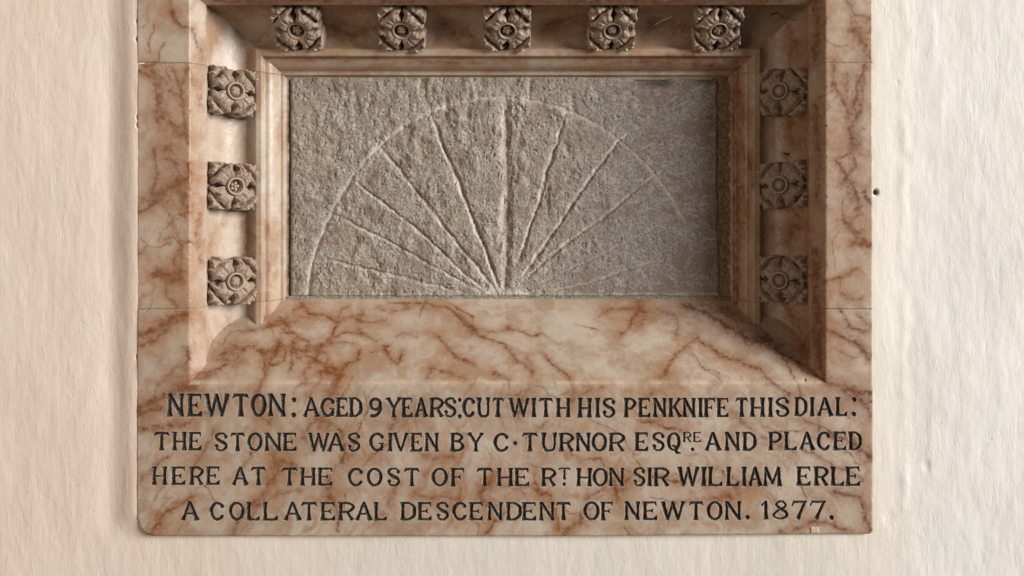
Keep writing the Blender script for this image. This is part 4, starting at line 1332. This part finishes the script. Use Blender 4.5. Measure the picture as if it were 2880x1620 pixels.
    o.data.transform(Matrix.Diagonal((HALF, HALF, HALF, 1)))
    return base


def wp(x, y, d):
    return Vector(((x - 1440) * S, d * S, (810 - y) * S))


OM, DM = 229.0, 120.0        # middle of the chord of the hollow
tl_ = math.atan2(96, 109)    # slope of the chord
ct, st_ = math.cos(tl_), math.sin(tl_)
up = Vector((0, 0, 1))


def real_y(ya, d):
    return CY + (ya - CY) * (1 + d / L)


def real_x(xa, d):
    return CX + (xa - CX) * (1 + d / L)


places = []
names = {}
for ya, kind in ((258, 'ring-cross'), (524, 'ring-berry'), (790, 'ring-cross')):
    places.append(('l', real_y(ya, DM), kind))
for ya, kind in ((258, 'ring-plain'), (520, 'ring-plain'), (787, 'ring-cross')):
    places.append(('r', real_y(ya, DM), kind))
for xa, kind in ((838, 'cup-berry'), (1131, 'cup-cross'), (1427, 'cup-berry'), (1722, 'cup-cross'), (2019, 'cup-berry')):
    places.append(('t', real_x(xa, DM), kind))
txt = {'ring-cross': 'with a raised ring round a cross-cut bud', 'ring-plain': 'with a raised ring round a plain bud', 'ring-berry': 'with a ring round a berry cluster',
       'cup-berry': 'with a berry cluster in its cup', 'cup-cross': 'with a cross-cut bud in its cup'}
for i, (sd_, pos, kind) in enumerate(places):
    if sd_ == 'l':
        c = wp(XL0 + OM, pos, DM); v = Vector((ct, st_, 0)); w = Vector((st_, -ct, 0)); u = v.cross(w)
    elif sd_ == 'r':
        c = wp(XR0 - OM, pos, DM); v = Vector((-ct, st_, 0)); w = Vector((-st_, -ct, 0)); u = v.cross(w)
    else:
        c = wp(pos, YT0 + OM, DM); v = Vector((0, st_, -ct)); w = Vector((0, -ct, -st_)); u = v.cross(w)
    ro = rosette(c, u, v, w, kind, 100 + 7 * i)
    nth = {'l': ['highest', 'middle', 'lowest'], 'r': ['', '', '', 'highest', 'middle', 'lowest'], 't': [''] * 6 + ['first', 'second', 'third', 'fourth', 'fifth']}[sd_][i]
    ro['label'] = nth + {'l': ' rosette of the left upright ', 'r': ' rosette of the right upright ', 't': ' rosette along the top '}[sd_] + txt[kind]

# ------------------------------------------------------------------ wall
gx = np.concatenate([np.arange(-3500, -900, 65.0), np.arange(-900, -60, 20.0), np.arange(-60, 2940, 4.5), np.arange(2940, 3800, 20.0), np.arange(3800, 6400, 65.0)])
gy = np.concatenate([np.arange(-3000, -900, 65.0), np.arange(-900, -60, 20.0), np.arange(-60, 1680, 4.5), np.arange(1680, 2500, 20.0), np.arange(2500, 4500, 65.0)])
X, Y = np.meshgrid(gx, gy)
base = 15 + 5.0 * fbm(X, Y, 520, 2, 701) + 0.9 * fbm(X, Y * 0.4, 85, 3, 703) + 0.40 * fbm(X, Y * 0.35, 24, 3, 705)
# plaster feathered up to the plaque
ramp_l = sstep(292, 378, X)
ramp_r = 1 - sstep(2462, 2560, X)
ramp_b = 1 - sstep(1505, 1545, Y)
vert = 1 - sstep(1440, 1530, Y)
near = np.where(X < 1420, ramp_l * vert * sstep(520, 400, X), ramp_r * (1 - sstep(1440, 1560, Y)) * sstep(2380, 2440, X))
flush = np.where(X < 1000, 1.5, 9.0) + 1.0 * fbm(X, Y * 0.4, 50, 3, 711)
D = base * (1 - near) + flush * near
D = D - 3.0 * np.exp(-((X - 2548 - 9 * fbm(X * 0, Y, 160, 3, 741)) / 16) ** 2) * (1 - sstep(1420, 1540, Y)) * np.clip(0.6 + fbm(X * 0, Y, 120, 3, 743), 0, 1)
D = D + 1.3 * sstep(2500, 2600, X) * fbm(X, Y * 0.45, 70, 4, 745) + 0.8 * sstep(400, 200, X) * fbm(X, Y * 0.4, 60, 4, 747)
low_l = np.exp(-((X - 318) / 46.0) ** 2) * vert * 4.0
D = D + low_l
for cx_, cy_, r_, dp_ in [(2612, 1314, 12, 2.2), (2467, 541, 6, 18), (2505, 1460, 16, 2),
                          (387, 110, 5, 25), (390, 330, 5, 22), (389, 352, 5, 22), (388, 1005, 5, 22), (386, 60, 4, 20), (2530, 230, 5, 2)]:
    D += dp_ * np.exp(-(((X - cx_) / r_) ** 2 + ((Y - cy_) / (r_ * 1.25)) ** 2) ** 1.5)
pink = np.clip(sstep(1500, -100, X) * 0.95 + 0.06 + 0.16 * fbm(X, Y * 0.5, 160, 4, 721) + 0.12 * near * (X < 1000), 0, 1)  # warm light on the left side put into the plaster colour
q1 = np.maximum(np.abs(X - 1420) - (1035 - 70), 0); q2 = np.maximum(np.abs(Y - 650) - (858 - 70), 0)
inside = np.hypot(q1, q2) < 48
cell_in = inside[:-1, :-1] & inside[1:, :-1] & inside[:-1, 1:] & inside[1:, 1:]
wb = Build()
wb.grid(X, Y, D, keep=~cell_in, flip=True, pink=pink, cool=np.clip(sstep(2480, 2680, X) + 0.25 * fbm(X, Y, 140, 3, 731), 0, 1))  # cool mask puts the daylight tint of the right side into the colour
wall = wb.link('wall', M_WALL, None, compact=True)
wall['kind'] = 'structure'

# ------------------------------------------------------------------ small things
def tube_mesh(name, paths, mat, org, parent=None):
    tb = Build()
    for pts, r0, r1 in paths:
        P = [Vector(p_) for p_ in pts]
        c = np.array(catmull([tuple(p_) for p_ in P], 5)) if len(P) > 2 else np.array([tuple(p_) for p_ in lin3(P)])
        n_ = len(c)
        ring_x, ring_y, ring_z = [], [], []
        for i in range(n_):
            t = Vector(c[min(i + 1, n_ - 1)]) - Vector(c[max(i - 1, 0)])
            t.normalize()
            a1_ = t.orthogonal().normalized(); a2_ = t.cross(a1_)
            r = r0 + (r1 - r0) * i / (n_ - 1)
            ang_ = np.linspace(0, 2 * np.pi, 7)
            ring = np.array([Vector(c[i]) + a1_ * (r * math.cos(q)) + a2_ * (r * math.sin(q)) for q in ang_])
            ring_x.append(ring[:, 0]); ring_y.append(ring[:, 1]); ring_z.append(ring[:, 2])
        tb.grid(np.array(ring_x) - org[0], np.array(ring_y) - org[1], np.array(ring_z) - org[2])
    o = tb.link(name, mat, parent, raw=True)
    return o


def lin3(P):
    return [P[0].lerp(P[1], k / 4) for k in range(5)]


def px3(xa, ya, d):
    return tuple(wp(real_x(xa, d), real_y(ya, d), d))


# dead insect lying in the right hollow above the middle rosette
def bug(name, body, legs, label, d):
    org = Vector(px3(*body[0], d))
    bo = tube_mesh(name, [([px3(x_, y_, d - 2) for x_, y_ in body], 2.2 * S, 1.2 * S)], M_INSECT, org)
    bo.location = org
    bo['label'] = label
    bo['category'] = 'insect'
    for leg in legs:
        pts = [px3(x_, y_, d - 2 - 3 * math.sin(3.1 * k_ / max(1, len(leg) - 1))) for k_, (x_, y_) in enumerate(leg)]
        tube_mesh('leg', [(pts, 0.75 * S, 0.45 * S)], M_INSECT, org, bo)
    return bo


bug('dead_insect', [(2204, 431), (2216, 434), (2226, 432)],
    [[(2206, 432), (2200, 438), (2205, 446)], [(2209, 433), (2208, 444), (2214, 448)], [(2214, 434), (2222, 441), (2232, 440)], [(2205, 430), (2199, 428), (2202, 424)],
     [(2216, 432), (2228, 430), (2243, 433)], [(2220, 433), (2232, 436), (2236, 430)]],
    'tiny dark dead insect above the middle rosette of the right upright', 160)
bug('dead_insect', [(2170, 42), (2178, 38), (2186, 34)],
    [[(2184, 34), (2192, 42), (2204, 54)], [(2186, 35), (2200, 48), (2232, 57), (2240, 52)], [(2186, 33), (2198, 41), (2222, 50), (2236, 56), (2252, 30), (2262, 22)],
     [(2182, 37), (2172, 46), (2166, 50)], [(2180, 36), (2170, 40), (2163, 43)]],
    'long-legged dead insect in the top right corner of the frame', 104)
# cobweb threads
for pts, lab in [([(1005, 36, 100), (1020, 46, 96), (1038, 42, 90)], 'pale loose cobweb thread left of the second top rosette'),
                 ([(1842, 70, 98), (1862, 58, 90), (1890, 47, 84)], 'pale cobweb thread between the fourth and fifth top rosettes'),
                 ([(1115, 22, 70), (1122, 14, 62), (1130, 8, 56)], 'short cobweb thread at the top edge above the second rosette')]:
    P = [px3(*p_) for p_ in pts]
    o = tube_mesh('cobweb', [(P, 0.55 * S, 0.4 * S)], M_WEB, Vector(P[0]))
    o.location = P[0]
    o['label'] = lab
    o['category'] = 'cobweb'
# plug in the wall
ub = Build()
ball_raw(ub, 0, 0, 0, 5.5 * S, 14)
uo = ub.link('wall_plug', M_PLUG, None, raw=True)
vv_ = np.empty(len(uo.data.vertices) * 3, np.float32)
uo.data.vertices.foreach_get('co', vv_)
vv_ = vv_.reshape(-1, 3)
vv_ *= (1 + 0.35 * fbm(vv_[:, 0] / S + 40, vv_[:, 2] / S + vv_[:, 1] / S, 6, 2, 3))[:, None]
uo.data.vertices.foreach_set('co', vv_.ravel())
uo.location = wp(2467, 541, 14)
uo['label'] = 'small dark plug in the white wall beside the right edge of the plaque'
uo['category'] = 'plug'
